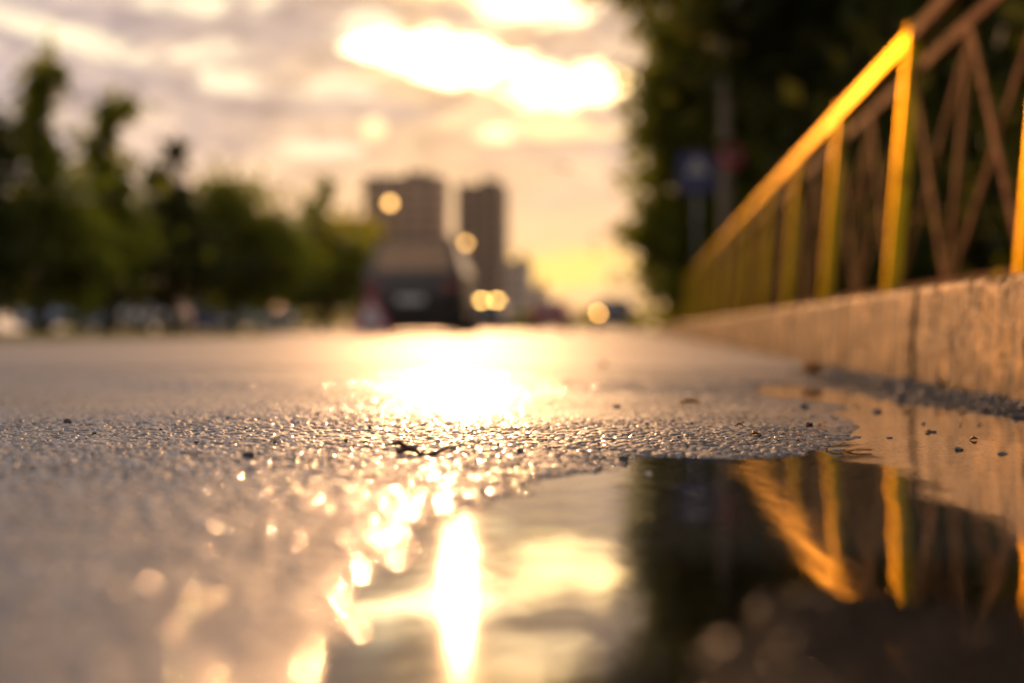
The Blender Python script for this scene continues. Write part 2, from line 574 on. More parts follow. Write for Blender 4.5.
OX = left_edge(oy)[:, None] + (KERB_X + 0.012 - left_edge(oy)[:, None]) * ou[None, :]
OY = np.repeat(oy[:, None], len(ou), 1)
OZ = road_base(OX, OY) + 0.0016
inside = (OY > 0.32) & (OY < 3.5) & (OX > -0.28 - 0.52 * OY + 0.06)
OZ = np.where(inside, -0.03, OZ)
out_v = np.stack([OX, OY, OZ], -1).reshape(-1, 3)
out_q = grid_quads(len(oy), len(ou)) + len(near_v)
me = np_mesh('road', np.concatenate([near_v, out_v]), np.concatenate([near_q, out_q]))
road = link('road', me, [M['asphalt'], M['asphalt_far']], smooth=True)
mi = np.zeros(len(me.polygons), np.int32)
mi[len(near_q):] = 1
me.polygons.foreach_set('material_index', mi)
silt_and_reflection = np.clip((X - 0.0) / 0.02, 0, 1) * np.clip((0.74 - Y) / 0.12, 0, 1)  # near right patch: dark reflection of the trees put into the colour
silt_and_reflection = np.maximum(silt_and_reflection, np.clip((X - (KERB_X - 0.20) + 0.12 * vnoise(X, Y, 0.15, 61)) / 0.10, 0, 1) * 0.35)  # weaker strip of real dirt along the kerb
for nm, arr in (('stone', np.clip(np.maximum(G1 / 0.0019, G2 / 0.0011), 0, 1)), ('silt_and_reflection', silt_and_reflection)):
    at_ = me.attributes.new(nm, 'FLOAT', 'POINT')
    full = np.zeros(len(me.vertices), np.float32)
    full[:len(near_v)] = arr.reshape(-1)
    at_.data.foreach_set('value', full)
tag(road, kind='structure')

# water standing in the gutter
wx = np.linspace(-0.42, KERB_X + 0.008, 60)
wy = np.linspace(0.14, 3.0, 120)
WX, WY = np.meshgrid(wx, wy)
me = np_mesh('puddle', np.stack([WX, WY, np.zeros_like(WX)], -1).reshape(-1, 3), grid_quads(120, 60))
puddle = link('puddle', me, M['water'], smooth=True)
tag(puddle, kind='structure')

# ground to the horizon
me = np_mesh('ground', [(-2500, -300, -0.06), (2500, -300, -0.06), (2500, 4000, -0.06), (-2500, 4000, -0.06)], [(0, 1, 2, 3)])
tag(link('ground', me, M['turf']), kind='structure')

# verge on the left: rises from the carriageway edge
vy = np.concatenate([np.linspace(-12, 40, 90), np.geomspace(41, 415, 50)])
cols = [0.0, 0.04, 0.12, 0.3, 0.8, 2, 5, 10, 20, 40, 80]
VX = left_edge(vy)[:, None] - np.array(cols)[None, :]
VY = np.repeat(vy[:, None], len(cols), 1)
prof = np.array([-0.05, 0.012, 0.022, 0.022, 0.02, 0.02, 0.02, 0.02, 0.02, 0.02, 0.02])
VZ = prof[None, :] + 0.012 * vnoise(VX, VY, 0.7, 77) * (np.array(cols) > 0.1)[None, :]
me = np_mesh('verge', np.stack([VX, VY, VZ], -1).reshape(-1, 3), grid_quads(len(vy), len(cols))[:, ::-1])
tag(link('grass_verge', me, M['turf'], smooth=True), kind='structure')

# earth strip on the right behind the kerb
ry = np.concatenate([np.linspace(-4, 12, 130), np.geomspace(12.2, 415, 60)])
rx = np.array([0.655, 0.70, 0.8, 0.95, 1.1, 1.4, 1.8, 2.4, 3.2, 5, 9, 20, 60])
RX, RY = np.meshgrid(rx, ry)
RZ = KERB_TOP - 0.022 + 0.03 * vnoise(RX, RY, 0.25, 55) * (RX > 0.66) + 0.015 * vnoise(RX, RY, 0.08, 56) * (RX > 0.66)
me = np_mesh('earth', np.stack([RX, RY, RZ], -1).reshape(-1, 3), grid_quads(len(ry), len(rx)))
tag(link('earth_strip', me, M['soil'], smooth=True), kind='structure')


# grass blades (stuff)
def blades(name, pts, hmin, hmax, wid, mat):
    n = len(pts)
    pts = np.asarray(pts)
    a = rng.uniform(0, 2 * np.pi, n)
    h = rng.uniform(hmin, hmax, n)
    lx, ly = rng.normal(0, 0.35, n) * h, rng.normal(0, 0.35, n) * h
    dx, dy = np.cos(a) * wid, np.sin(a) * wid
    v = np.zeros((n, 4, 3))
    v[:, 0] = pts + np.stack([-dx, -dy, 0 * dx], -1)
    v[:, 1] = pts + np.stack([dx, dy, 0 * dx], -1)
    v[:, 2] = pts + np.stack([dx * 0.4 + lx * 0.5, dy * 0.4 + ly * 0.5, h * 0.6], -1)
    v[:, 3] = pts + np.stack([lx, ly, h], -1)
    me = np_mesh(name, v.reshape(-1, 3), np.arange(n * 4).reshape(n, 4))
    o = link(name, me, mat)
    return tag(o, kind='stuff')


n = 9000
gy = rng.uniform(1.5, 30, n)
gx = 0.70 + rng.gamma(1.4, 0.45, n)
keep = vnoise(gx, gy, 0.35, 91) > 0.02
p = np.stack([gx, gy, np.full(n, KERB_TOP - 0.02)], -1)[keep]
blades('grass', p, 0.02, 0.075, 0.003, M['grass'])
n = 9000
gy = rng.uniform(3, 60, n)
gx = left_edge(gy) - 0.08 - rng.gamma(1.2, 1.2, n)
blades('verge_grass', np.stack([gx, gy, np.full(n, 0.01)], -1), 0.02, 0.07, 0.01, M['grass'])

# loose grit against the kerb (nobody could count it)
n = 9000
gy = rng.uniform(0.9, 3.6, n)
gx = KERB_X - 0.004 - np.abs(rng.normal(0, 0.05, n))
sz = rng.gamma(1.6, 0.0009, n) + 0.0005
oct_v = np.array([(1, 0, 0), (0, 1, 0), (-1, 0, 0), (0, -1, 0), (0, 0, 0.8), (0, 0, -0.8)], float)
oct_f = np.array([(0, 1, 4), (1, 2, 4), (2, 3, 4), (3, 0, 4), (1, 0, 5), (2, 1, 5), (3, 2, 5), (0, 3, 5)])
zz = np.array([surf_z(a, b)[0] for a, b in zip(gx, gy)])
V = oct_v[None] * rng.uniform(0.6, 1.4, (n, 6, 1)) * sz[:, None, None]
an = rng.uniform(0, 6.28, n)
ca, sa = np.cos(an)[:, None], np.sin(an)[:, None]
V = np.stack([V[..., 0] * ca - V[..., 1] * sa, V[..., 0] * sa + V[..., 1] * ca, V[..., 2]], -1)
V += np.stack([gx, gy, zz + sz * 0.2], -1)[:, None, :]
me = np_mesh('grit', V.reshape(-1, 3), (oct_f[None] + np.arange(n)[:, None, None] * 6).reshape(-1, 3))
tag(link('grit', me, M['pebble']), kind='stuff')

# ------------------------------------------------------------------ kerb stones
def kerb_stone(y0, y1, fine, seed, label):
    """bevelled block with a worn upper edge, displaced in the mesh"""
    L = y1 - y0
    g_ = 0.010
    prof = []
    zt, zb, w = KERB_TOP, -0.05, 0.15
    pts = [(0, zb)]
    nz = 46 if fine else 10
    for k in range(1, nz):
        pts.append((0.006 * (k / nz) ** 2, zb + (zt - 0.016 - zb) * k / nz))
    for k in range(7):
        a = k / 6 * math.pi / 2
        pts.append((0.006 + 0.016 * (1 - math.cos(a)), zt - 0.016 + 0.016 * math.sin(a)))
    nt_ = 22 if fine else 5
    for k in range(1, nt_):
        pts.append((0.022 + (w - 0.03) * k / nt_, zt))
    pts += [(w, zt - 0.008), (w, zb)]
    pts = np.array(pts)
    ny = max(8, int(L / (0.005 if fine else 0.04)))
    s = np.linspace(y0 + g_, y1 - g_, ny)
    e = np.minimum(s - y0 - g_, y1 - g_ - s)
    rnd = np.clip(e / 0.012, 0, 1)
    inset = 0.008 * (1 - np.sqrt(1 - (1 - rnd) ** 2))
    ins = 0.008 - np.sqrt(np.clip(0.008 ** 2 - (0.008 * (1 - rnd)) ** 2, 0, None))
    cx, cz = w / 2, (zt + zb) / 2
    PX = np.repeat(pts[None, :, 0], ny, 0)
    PZ = np.repeat(pts[None, :, 1], ny, 0)
    front = PX < 0.02
    PX = PX + ins[:, None] * np.where(PX < cx, 1, -1) * (np.abs(PX - cx) > 0.02)
    PZ = PZ - ins[:, None] * (PZ > zt - 0.02)
    SY = np.repeat(s[:, None], len(pts), 1)
    q = SY * 1.0 + seed * 3.7
    d = 0.0035 * vnoise(q, PZ + PX, 0.06, 5) + 0.0022 * vnoise(q, PZ + PX, 0.018, 6) + 0.0012 * vnoise(q, PZ + PX, 0.007, 7)
    chip = np.clip(vnoise(q, PX * 0, 0.05, 8) + 0.5 * vnoise(q, PX * 0, 0.02, 12) - 0.22, 0, None) * 0.04
    edge = np.exp(-((PX - 0.012) ** 2 + (PZ - zt) ** 2) / 0.016 ** 2)
    PX = PX + d + chip * edge
    PZ = PZ + 0.5 * d * (PZ > zt - 0.01) - chip * edge
    V = np.stack([PX + KERB_X, SY, PZ], -1).reshape(-1, 3)
    me = np_mesh('kerb_stone', V, grid_quads(ny, len(pts)))
    bm = bmesh.new()
    bm.from_mesh(me)
    k = len(pts)
    bm.verts.ensure_lookup_table()
    bm.faces.new([bm.verts[i] for i in range(k)])
    bm.faces.new([bm.verts[(ny - 1) * k + i] for i in range(k)][::-1])
    bmesh.ops.recalc_face_normals(bm, faces=list(bm.faces))
    bm.to_mesh(me)
    bm.free()
    o = link('kerb_stone', me, M['kerb'], smooth=True)
    # origin at the stone's base
    me.transform(Matrix.Translation((-KERB_X, -(y0 + y1) / 2, 0)))
    o.location = (KERB_X, (y0 + y1) / 2, 0)
    return tag(o, label, 'kerb stone', 'kerb stones along the right edge of the road')


J = 2.69
kerb_stone(J - 1.3, J, True, 1, 'big rough kerb stone at the right border, nearest to the camera, streaked with dark stains')
kerb_stone(J - 2.6, J - 1.3, True, 2, 'kerb stone beside the camera, mostly out of view past the right border')
kerb_stone(J, J + 0.9, True, 3, 'second kerb stone, just beyond the dark vertical joint, blurred')
y = J + 0.9
farm = None
for i in range(24):
    L = 1.3
    kerb_stone(y, y + L, i < 3, 4 + i, 'third kerb stone from the right border, beyond the short one' if i == 0 else 'blurred kerb stone in the far run towards the cars')
    y += L
tag(MB().box((KERB_X + 0.075, y + 190, 0.06), (0.15, 380, 0.22), bevel=0.01).build('kerb', M['kerb']), kind='structure')

# ------------------------------------------------------------------ the railing
FX = 1.04            # distance of the fence to the right of the camera
SP = 2.06
FZ = KERB_TOP - 0.02
HP = 1.185
LEAN = 0.085         # leans away from the road
POST_A = 6.0


def fp(y, h, off=0.0):
    return Vector((FX + LEAN * h + off, y, FZ + h))


fence = empty('metal_fence', (FX, POST_A, FZ), 0, 'yellow painted metal railing with crossed braces behind the kerb', 'fence')
post_ys = [POST_A + (i - 2) * SP for i in range(28)]


def fpart(mb, name, mat, parent):
    o = mb.build(name, mat, None)
    o.data.transform(Matrix.Translation(-Vector((FX, POST_A, FZ))))
    o.parent = fence if parent is None else parent
    return o


for i, y in enumerate(post_ys):
    m = MB()
    m.bar(fp(y, -0.1), fp(y, HP), 0.052, 0.058, 0.006)
    po = fpart(m, 'fence_post', M['yellow'], None)
    m = MB()
    m.bar(fp(y, HP - 0.0), fp(y, HP + 0.012), 0.062, 0.066, 0.004)
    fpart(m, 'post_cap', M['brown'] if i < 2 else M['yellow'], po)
for i, (y0, y1) in enumerate(zip(post_ys, post_ys[1:])):
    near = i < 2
    far = i > 12
    m = MB()
    m.bar(fp(y0 + 0.034, HP - 0.036), fp(y1 - 0.034, HP - 0.036), 0.058, 0.05, 0.005)
    rail = fpart(m, 'top_rail', M['brown'] if near else M['yellow'], None)  # nearest bays get a brown rail, all others yellow
    a, b = y0 + 0.06, y1 - 0.06
    zt, zb = HP - 0.19, 0.09
    o2 = 0.012
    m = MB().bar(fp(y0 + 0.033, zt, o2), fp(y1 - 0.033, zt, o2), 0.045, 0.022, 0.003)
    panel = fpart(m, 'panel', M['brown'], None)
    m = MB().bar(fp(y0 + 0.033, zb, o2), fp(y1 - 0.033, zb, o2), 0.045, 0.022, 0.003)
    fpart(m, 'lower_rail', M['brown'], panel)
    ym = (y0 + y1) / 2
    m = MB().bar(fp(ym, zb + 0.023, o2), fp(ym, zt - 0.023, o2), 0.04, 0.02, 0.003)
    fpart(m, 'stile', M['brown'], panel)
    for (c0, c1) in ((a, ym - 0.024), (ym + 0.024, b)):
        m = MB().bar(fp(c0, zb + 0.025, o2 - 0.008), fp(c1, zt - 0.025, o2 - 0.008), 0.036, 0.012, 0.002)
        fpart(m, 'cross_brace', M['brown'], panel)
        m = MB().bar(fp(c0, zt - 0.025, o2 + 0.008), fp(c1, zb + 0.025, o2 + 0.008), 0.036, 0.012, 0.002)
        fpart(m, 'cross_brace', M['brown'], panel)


# ------------------------------------------------------------------ trees
def leaf_cloud(clumps, per, size, flat=0.6):
    """quads spread through ellipsoid clumps (centre, radii, weight)"""
    vs = []
    for (c, r, w) in clumps:
        n = max(4, int(per * w))
        d = rng.normal(size=(n, 3))
        d /= np.linalg.norm(d, axis=1)[:, None]
        rad = np.minimum(np.abs(rng.normal(0, 0.66, n)) + 0.1, 1.8)
        # uneven outline: push lumps in and out
        lump = 0.78 + 0.3 * np.sin(d[:, 0] * 5 + c[0]) * np.cos(d[:, 1] * 4 + c[1]) + 0.22 * np.sin(d[:, 2] * 7 + c[2])
        pos = np.array(c) + d * rad[:, None] * np.array(r) * lump[:, None]
        vs.append(pos)
    pos = np.concatenate(vs)
    n = len(pos)
    a = rng.normal(size=(n, 3))
    a /= np.linalg.norm(a, axis=1)[:, None]
    b = np.cross(a, rng.normal(size=(n, 3)))
    b /= np.linalg.norm(b, axis=1)[:, None]
    s = size * rng.uniform(0.6, 1.35, n)[:, None]
    q = np.stack([pos - a * s, pos + b * s * flat, pos + a * s, pos - b * s * flat], 1)
    return q.reshape(-1, 3), np.arange(n * 4).reshape(n, 4)


def tree(name, base, height, trunk_r, clumps, per, leaf, mat, label, cat='tree', group=None, trunk_h=None, lean=(0, 0), limbs=7):
    t = empty(name, base, 0, label, cat, group)
    th = trunk_h or height * 0.75
    m = MB()
    pts, rad = [], []
    for k in range(8):
        f = k / 7
        pts.append((lean[0] * f + 0.12 * math.sin(f * 5 + base[0]) * trunk_r * 3 * f, lean[1] * f + 0.1 * math.cos(f * 4) * trunk_r * 3 * f, th * f - 0.05))
        rad.append(trunk_r * (1.25 if k == 0 else 1) * (1 - 0.8 * f))
    m.tube(pts, rad, 10)
    for k in range(limbs):
        c, r, w = clumps[k % len(clumps)]
        f = 0.3 + 0.55 * random.random()
        i0 = int(f * 7)
        p0 = Vector(pts[i0])
        p1 = Vector(c) + Vector((random.uniform(-.4, .4) * r[0], random.uniform(-.4, .4) * r[1], random.uniform(-.2, .5) * r[2]))
        mid = p0.lerp(p1, 0.5) + Vector((0, 0, 0.08 * (p1 - p0).length))
        m.tube([p0, mid, p1], [rad[i0] * 0.6, rad[i0] * 0.35, rad[i0] * 0.1], 7)
    m.build('trunk', M['bark'], t, True)
    v, q = leaf_cloud(clumps, per, leaf)
    link('crown', np_mesh('crown', v, q), mat, t)
    return t


def break_up(clumps, k=6):
    out = []
    for (c, r, w) in clumps:
        for i in range(k):
            f = random.uniform(.34, .62)
            v = Vector((random.gauss(0, 1), random.gauss(0, 1), random.gauss(0, 1))).normalized() * random.uniform(.3, .85)
            out.append(((c[0] + v.x * r[0], c[1] + v.y * r[1], c[2] + v.z * r[2]), (r[0] * f * random.uniform(.8, 1.25), r[1] * f, r[2] * f), w / k * 1.1))
        out.append((c, (r[0] * .7, r[1] * .7, r[2] * .7), w * .3))
    return out


def px_clumps(base, spec, d):
    """crown lobes given by where they stand against the sky, turned into metres about the trunk base"""
    out = []
    for (px, py, rx, rz, w) in spec:
        p = at(px, py, d) - Vector(base)
        k = d / F_PX
        out.append(((p.x, p.y + random.uniform(-.3, .3) * rx * k, p.z), (rx * k, max(rx, 26) * k, rz * k), w))
    return out


def left_tree(px, d, spec, per, mat, label, tr=0.16, top=None):
    b = (lat(px, d), d, 0.01)
    top = top or min(s[1] - s[3] for s in spec)
    H = (330 - top) / F_PX * d
    tree('tree', b, H, tr, px_clumps(b, spec, d), per, 0.17, mat, label, 'tree', 'trees along the left side of the road', trunk_h=H * 0.9)


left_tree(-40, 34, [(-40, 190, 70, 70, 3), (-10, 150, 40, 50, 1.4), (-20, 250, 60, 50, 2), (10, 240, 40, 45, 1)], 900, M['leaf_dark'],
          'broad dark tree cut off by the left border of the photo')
left_tree(44, 37, [(42, 88, 17, 42, 0.55), (34, 120, 14, 34, 0.35), (60, 75, 8, 14, 0.12), (46, 165, 26, 40, 0.9), (48, 225, 58, 52, 2.6), (20, 250, 45, 45, 1.5), (80, 260, 40, 45, 1.5)], 1100, M['leaf_mid'],
          'tallest tree on the left, with a narrow spire above a dense dark crown')
left_tree(108, 41, [(108, 122, 16, 34, 0.4), (126, 108, 12, 14, 0.16), (96, 150, 15, 26, 0.35), (110, 185, 30, 34, 0.9), (112, 240, 52, 48, 2.4), (85, 270, 40, 40, 1.2)], 1100, M['leaf_mid'],
          'second tree from the left spire, with two leafy tips')
left_tree(172, 45, [(176, 152, 14, 20, 0.3), (160, 180, 16, 22, 0.4), (180, 195, 14, 18, 0.25), (165, 235, 44, 42, 1.9), (140, 255, 46, 44, 1.8), (200, 262, 44, 40, 1.6), (172, 212, 30, 26, .7)], 1000, M['leaf_dark'],
          'tree with a small round topknot left of the broad green crown')
left_tree(236, 48, [(232, 222, 46, 48, 2.4), (262, 245, 40, 44, 1.8), (205, 240, 40, 44, 1.8), (238, 275, 56, 36, 2.0), (285, 255, 34, 40, 1.3), (225, 195, 24, 22, 0.5)], 1100, M['leaf_mid'],
          'broad rounded green tree near the middle of the left row')
left_tree(322, 54, [(326, 190, 10, 22, 0.22), (312, 210, 13, 18, 0.28), (325, 255, 38, 46, 1.7), (300, 265, 34, 40, 1.2), (352, 268, 32, 40, 1.3), (330, 290, 46, 26, 1.2)], 1100, M['leaf_mid'],
          'tree with a thin upright tip left of the far tower blocks')
left_tree(362, 62, [(352, 226, 26, 12, 0.5), (374, 238, 18, 10, 0.35), (345, 262, 34, 30, 1.1), (366, 280, 22, 30, 0.8)], 1100, M['leaf_olive'],
          'olive tree with a sunlit slanting top above the warning sign')
# undergrowth closing the gaps between the trunks
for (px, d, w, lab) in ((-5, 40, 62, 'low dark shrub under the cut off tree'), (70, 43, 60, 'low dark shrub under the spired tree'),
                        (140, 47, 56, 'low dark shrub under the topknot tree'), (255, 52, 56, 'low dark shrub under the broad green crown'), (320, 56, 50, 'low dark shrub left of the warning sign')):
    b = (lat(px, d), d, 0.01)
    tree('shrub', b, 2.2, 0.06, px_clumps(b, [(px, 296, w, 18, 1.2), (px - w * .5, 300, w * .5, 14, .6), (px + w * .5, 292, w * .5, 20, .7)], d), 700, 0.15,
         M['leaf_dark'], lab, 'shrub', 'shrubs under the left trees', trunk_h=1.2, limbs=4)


# right side: trees over the railing
def right_tree(b, H, tr, clumps, per, leaf, mat, label, lean=(0, 0)):
    tree('tree', b, H, tr, break_up(clumps, 5), int(per * 1.5), leaf * 1.05, mat, label, 'tree', 'trees behind the railing', trunk_h=H * 0.7, lean=lean, limbs=9)


right_tree((4.0, 36, 0.1), 11, 0.22, [((-1.65, 0, 3.2), (2.4, 2.6, 2.4), 4.5), ((-2.25, -0.5, 5.4), (2.4, 2.6, 2.2), 5.5), ((-2.4, -1, 9.2), (3.0, 2.5, 1.5), 5), ((-1.9, 0, 7.4), (2.6, 2.5, 2.0), 5),
                                      ((0.5, 0, 8.2), (3, 3, 3), 2.4), ((-2.0, 0, 1.3), (2.5, 2.4, 1.5), 3), ((2, 1, 5), (3, 3, 3.4), 2.4), ((-4.5, -1.5, 8.7), (1.6, 1.6, .7), 1.4)], 2300, 0.16, M['leaf_mid'],
           'green tree reaching over the road at the far end of the railing')
right_tree((4.6, 25, 0.1), 17, 0.3, [((0.2, 0.6, 3), (2.2, 2.2, 2.6), 2.4), ((0, 0, 6), (3.2, 3, 2.6), 2.4), ((-1.2, 0, 8.6), (2.6, 3, 2.2), 2), ((2.4, 0, 4), (2.6, 3, 3.5), 2), ((-1, 0, 5.5), (2.6, 3, 2.6), 2), ((1, 0, 7.5), (2.6, 3, 2.6), 2), ((-3.2, 0, 11.5), (3.8, 4, 2.6), 3), ((0.5, 0, 11.5), (4, 4, 3), 3), ((-1.5, 0, 14), (4, 4, 2.6), 3)], 2300, 0.17, M['leaf_dark'],  # topmost lobes, out of view, added to darken reflections on the road
           'dark tree behind the blue square sign')
right_tree((5.2, 16, 0.1), 13, 0.22, [((-0.9, 0, 2.6), (2.4, 3, 2.5), 2), ((0, 0, 5.4), (3, 3, 2.4), 2.4), ((2.4, 0, 3.4), (2.6, 3, 3.4), 2), ((0, 0, 7.5), (3, 3, 2.4), 2), ((-3.4, 1, 9.0), (3.4, 3.4, 2.3), 3), ((-1, 0, 11), (4, 4, 2.4), 3)], 2600, 0.15, M['leaf_dark'],  # unseen high lobes over the road, added for darker reflections below
           'dark tree rising behind the middle of the railing')
right_tree((5.6, 10, 0.1), 8, 0.2, [((-0.8, 0, 2.0), (2.2, 2.6, 2.0), 2), ((0, 0, 4.2), (2.8, 2.6, 2), 2), ((2.4, 0, 2.6), (2.6, 2.6, 2.6), 2)], 3200, 0.11, M['leaf_dark'],
           'dark tree behind the nearest panel of the railing')
right_tree((3.2, 52, 0.1), 9, 0.2, [((-0.9, 0, 2.6), (2.2, 3, 2.4), 2), ((-0.6, 0, 5.2), (2.4, 3, 2.2), 2), ((1.5, 0, 4), (2.6, 3, 3), 2)], 1200, 0.18, M['leaf_mid'],
           'most distant tree of the right row, hidden behind the overhanging one')
# hedge
hed = empty('hedge', (3.4, 16, 0.12), 0, 'tall dense dark hedge directly behind the yellow railing', 'hedge')
cl = []
for k in range(46):
    y = -12 + k * 0.8
    cl.append(((random.uniform(-.3, .3), y, random.uniform(0.7, 1.3)), (0.85, 0.8, 1.1), 1))
    cl.append(((random.uniform(0, .6), y, random.uniform(2.0, 2.7)), (0.8, 0.8, 0.9), 0.8))
    cl.append(((random.uniform(1.0, 1.6), y, random.uniform(1.0, 2.6)), (0.8, 0.8, 1.3), 1))
v, q = leaf_cloud(cl, 800, 0.095)
link('foliage', np_mesh('foliage', v, q), M['leaf_dark'], hed)
for k in range(30):
    y = -12 + k * 1.25 + random.uniform(-.3, .3)
    m = MB().tube([(0, y, -0.05), (0.1, y + .1, 1.0), (0.05, y, 2.2)], [0.05, 0.04, 0.015], 7)
    m.build('stem', M['bark'], hed, True)

# far tree line
cl = []
for k in range(80):
    x = -130 + k * 2.7
    h = 2.6 + 2.5 * random.random()
    cl.append(((x, 330 + random.uniform(-12, 12), h * 0.6), (3.4, 4, h * 0.75), 1))
v, q = leaf_cloud(cl, 90, 0.9)
tag(link('far_trees', np_mesh('far_trees', v, q), M['leaf_mid']), kind='stuff')

# weed with yellow leaves at the foot of the railing
wp = at(906, 262, 4.0)
weed = empty('weed', (1.0, 4.1, KERB_TOP - 0.02), 0, 'small yellow green weed at the foot of the railing above the joint', 'weed')
v, q = leaf_cloud([((0, 0, .05), (.08, .1, .05), 1), ((.03, .1, .07), (.05, .06, .05), .6)], 60, 0.018)
link('leaves', np_mesh('leaves', v, q), M['leaf_olive'], weed)
m = MB()
for k in range(6):
    m.tube([(0, 0, -0.01), (random.uniform(-.03, .03), random.uniform(-.05, .05), .04), (random.uniform(-.06, .06), random.uniform(-.08, .1), .09)], [.003, .002, .001], 5)
m.build('stalks', M['twig'], weed)


# ------------------------------------------------------------------ vehicles
def car_mesh(body_mat, W=1.74, roof=1.44, wagon=False, belt=.97, rear_glass=None):
    t = empty('car', (0, 0, 0))
    w = W / 2
    rear = [(-2.12, 0.72, .9), (-2.02, 0.98 if not wagon else belt + .02, .93), (-1.5 if not wagon else -1.85, 1.02 if not wagon else belt + .06, .93)]
    st = rear + [(-0.95 if not wagon else -1.5, roof, .74), (0.0, roof + 0.02, .75), (0.45, roof - 0.02, .74), (1.15, 0.99, .9), (1.85, 0.86, .88), (2.1, 0.66, .8)]
    bm = bmesh.new()
    rings = []
    for (y, zt, k) in st:
        e = 0.93 if abs(y) > 2 else 1.0
        bl = min(belt, zt - 0.02)
        half = [(w * .86 * e, .24), (w * e, .42), (w * e, .66 if zt > .7 else zt - .12), (w * .96 * e, bl - 0.01), (w * k * e, zt)]
        ring = [bm.verts.new((x, y, z)) for x, z in half] + [bm.verts.new((-x, y, z)) for x, z in half[::-1]]
        rings.append(ring)
    nn = len(rings[0])
    for a, b in zip(rings, rings[1:]):
        for i in range(nn):
            bm.faces.new((a[i], a[(i + 1) % nn], b[(i + 1) % nn], b[i]))
    bm.faces.new(rings[0][::-1])
    bm.faces.new(rings[-1])
    bmesh.ops.recalc_face_normals(bm, faces=list(bm.faces))
    bmesh.ops.bevel(bm, geom=list(bm.edges), offset=0.025, segments=2, affect='EDGES')
    me = bpy.data.meshes.new('body')
    bm.to_mesh(me)
    bm.free()
    link('body', me, body_mat, t, True)

    def pane(name, pts, off, gm=None):
        pts = [Vector(p) for p in pts]
        nrm = (pts[1] - pts[0]).cross(pts[2] - pts[0]).normalized()
        if nrm.dot(Vector(off)) < 0:
            nrm = -nrm
        c = sum(pts, Vector()) / len(pts)
        pts = [c + (p - c) * 0.88 for p in pts]
        MB().prism(pts, nrm * -0.02, nrm * 0.012).build(name, gm or M['glass'], t)
    rr, rb = st[3], st[2]
    for s in (1, -1):
        wb, wr = w * .96, w * .75
        pane('side_window', [(s * wb, 1.1, belt), (s * wb, 0.1, belt), (s * wr, 0.1, roof), (s * wr, .45, roof - .02)], (s, 0, 0))
        pane('side_window', [(s * wb, 0.05, belt), (s * wb, rb[0] + .1, belt), (s * wr, rr[0], roof), (s * wr, .05, roof)], (s, 0, 0))
    pane('windscreen', [(w * .88, 1.15, .99), (-w * .88, 1.15, .99), (-w * .72, .45, roof - .02), (w * .72, .45, roof - .02)], (0, 1, .3))
    pane('rear_window', [(w * .88, rb[0], rb[1]), (-w * .88, rb[0], rb[1]), (-w * .72, rr[0], roof), (w * .72, rr[0], roof)], (0, -1, .3), rear_glass)
    for s in (1, -1):
        for y in (1.3, -1.3):
            wh = MB().disc((0, 0, 0), (1, 0, 0), 0.31, 0.2, 20).build('wheel', M['black'], t)
            wh.location = (s * (w - .08), y, .31)
            MB().disc((0, 0, 0), (1, 0, 0), 0.19, 0.215, 16).build('rim', M['chrome'], wh)
        MB().box((s * w * .72, 2.03, .68), (.3, .12, .13), bevel=.02).build('headlight', M['headlens'], t)
        MB().box((s * w * .76, -2.04, .82), (.24, .1, .18), bevel=.02).build('tail_light', M['tail'], t)
        MB().box((s * (w + .07), .85, 1.0), (.16, .1, .12), bevel=.03).build('side_mirror', body_mat, t)
    MB().box((0, -2.13, .62), (.5, .03, .12)).build('number_plate', M['plate'], t)
    MB().box((0, -2.1, .4), (W * .9, .12, .16), bevel=.03).build('rear_bumper', M['darkmetal'], t)
    MB().box((0, 2.08, .4), (W * .88, .12, .16), bevel=.03).build('front_bumper', M['darkmetal'], t)
    return t


def place_car(mat, px, d, rz, z, label, wagon=False, group='cars parked beyond the left trees', roof=1.44):
    c = car_mesh(mat, roof=roof, wagon=wagon)
    c.location = (lat(px, d), d, z)
    c.rotation_euler = (0, 0, rz)
    tag(c, label, 'car', group)
    return c


# strip of paving where the cars stand
me = np_mesh('parking', [(-45, 57, .04), (-11, 57, .04), (-11, 72, .04), (-45, 72, .04)], [(0, 1, 2, 3)])
tag(link('pavement', me, M['asphalt_far']), kind='structure')
place_car(M['car_blue'], 66, 62, R(84), .045, 'pale blue car parked furthest left under the trees')
place_car(M['car_white'], 112, 64, R(12), .045, 'white car parked end on beside the pale blue one', True)
c = place_car(M['car_silver'], 146, 60, R(172), .045, 'silver car with a bright lamp facing the road under the trees')
place_car(M['car_rust'], 172, 66, R(8), .045, 'copper red car half hidden left of the blue booth', True, roof=1.6)
place_car(M['car_white'], 250, 66, R(88), .045, 'white car parked sideways right of the blue booth')

# moving and kerbside cars on the carriageway
RZ0 = 0.015
gcar = 'cars on the road ahead'
sv = place_car(M['car_dark'], 490, 72, 0, RZ0, 'dark car with a lit amber light bar on its roof, behind the big one', True, gcar, 1.46)
lb = MB().box((0, -.35, 1.515), (1.15, .2, .05), bevel=.015).build('light_bar', M['darkmetal'], sv)
for s in (-.38, .38):
    MB().box((s, -.35, 1.585), (.32, .2, .09), bevel=.03).build('beacon', M['amber_lit'], lb)
place_car(M['car_red'], 551, 66, 0, RZ0, 'dark red car in the distance beyond the light bar car', False, gcar)
pk = place_car(M['car_dark'], 614, 62, 0, RZ0, 'dark car near the right kerb with its left indicator lit', False, gcar)
MB().box((-.62, -2.12, .80), (.17, .06, .13), bevel=.02).build('indicator', M['amber_sig'], pk)


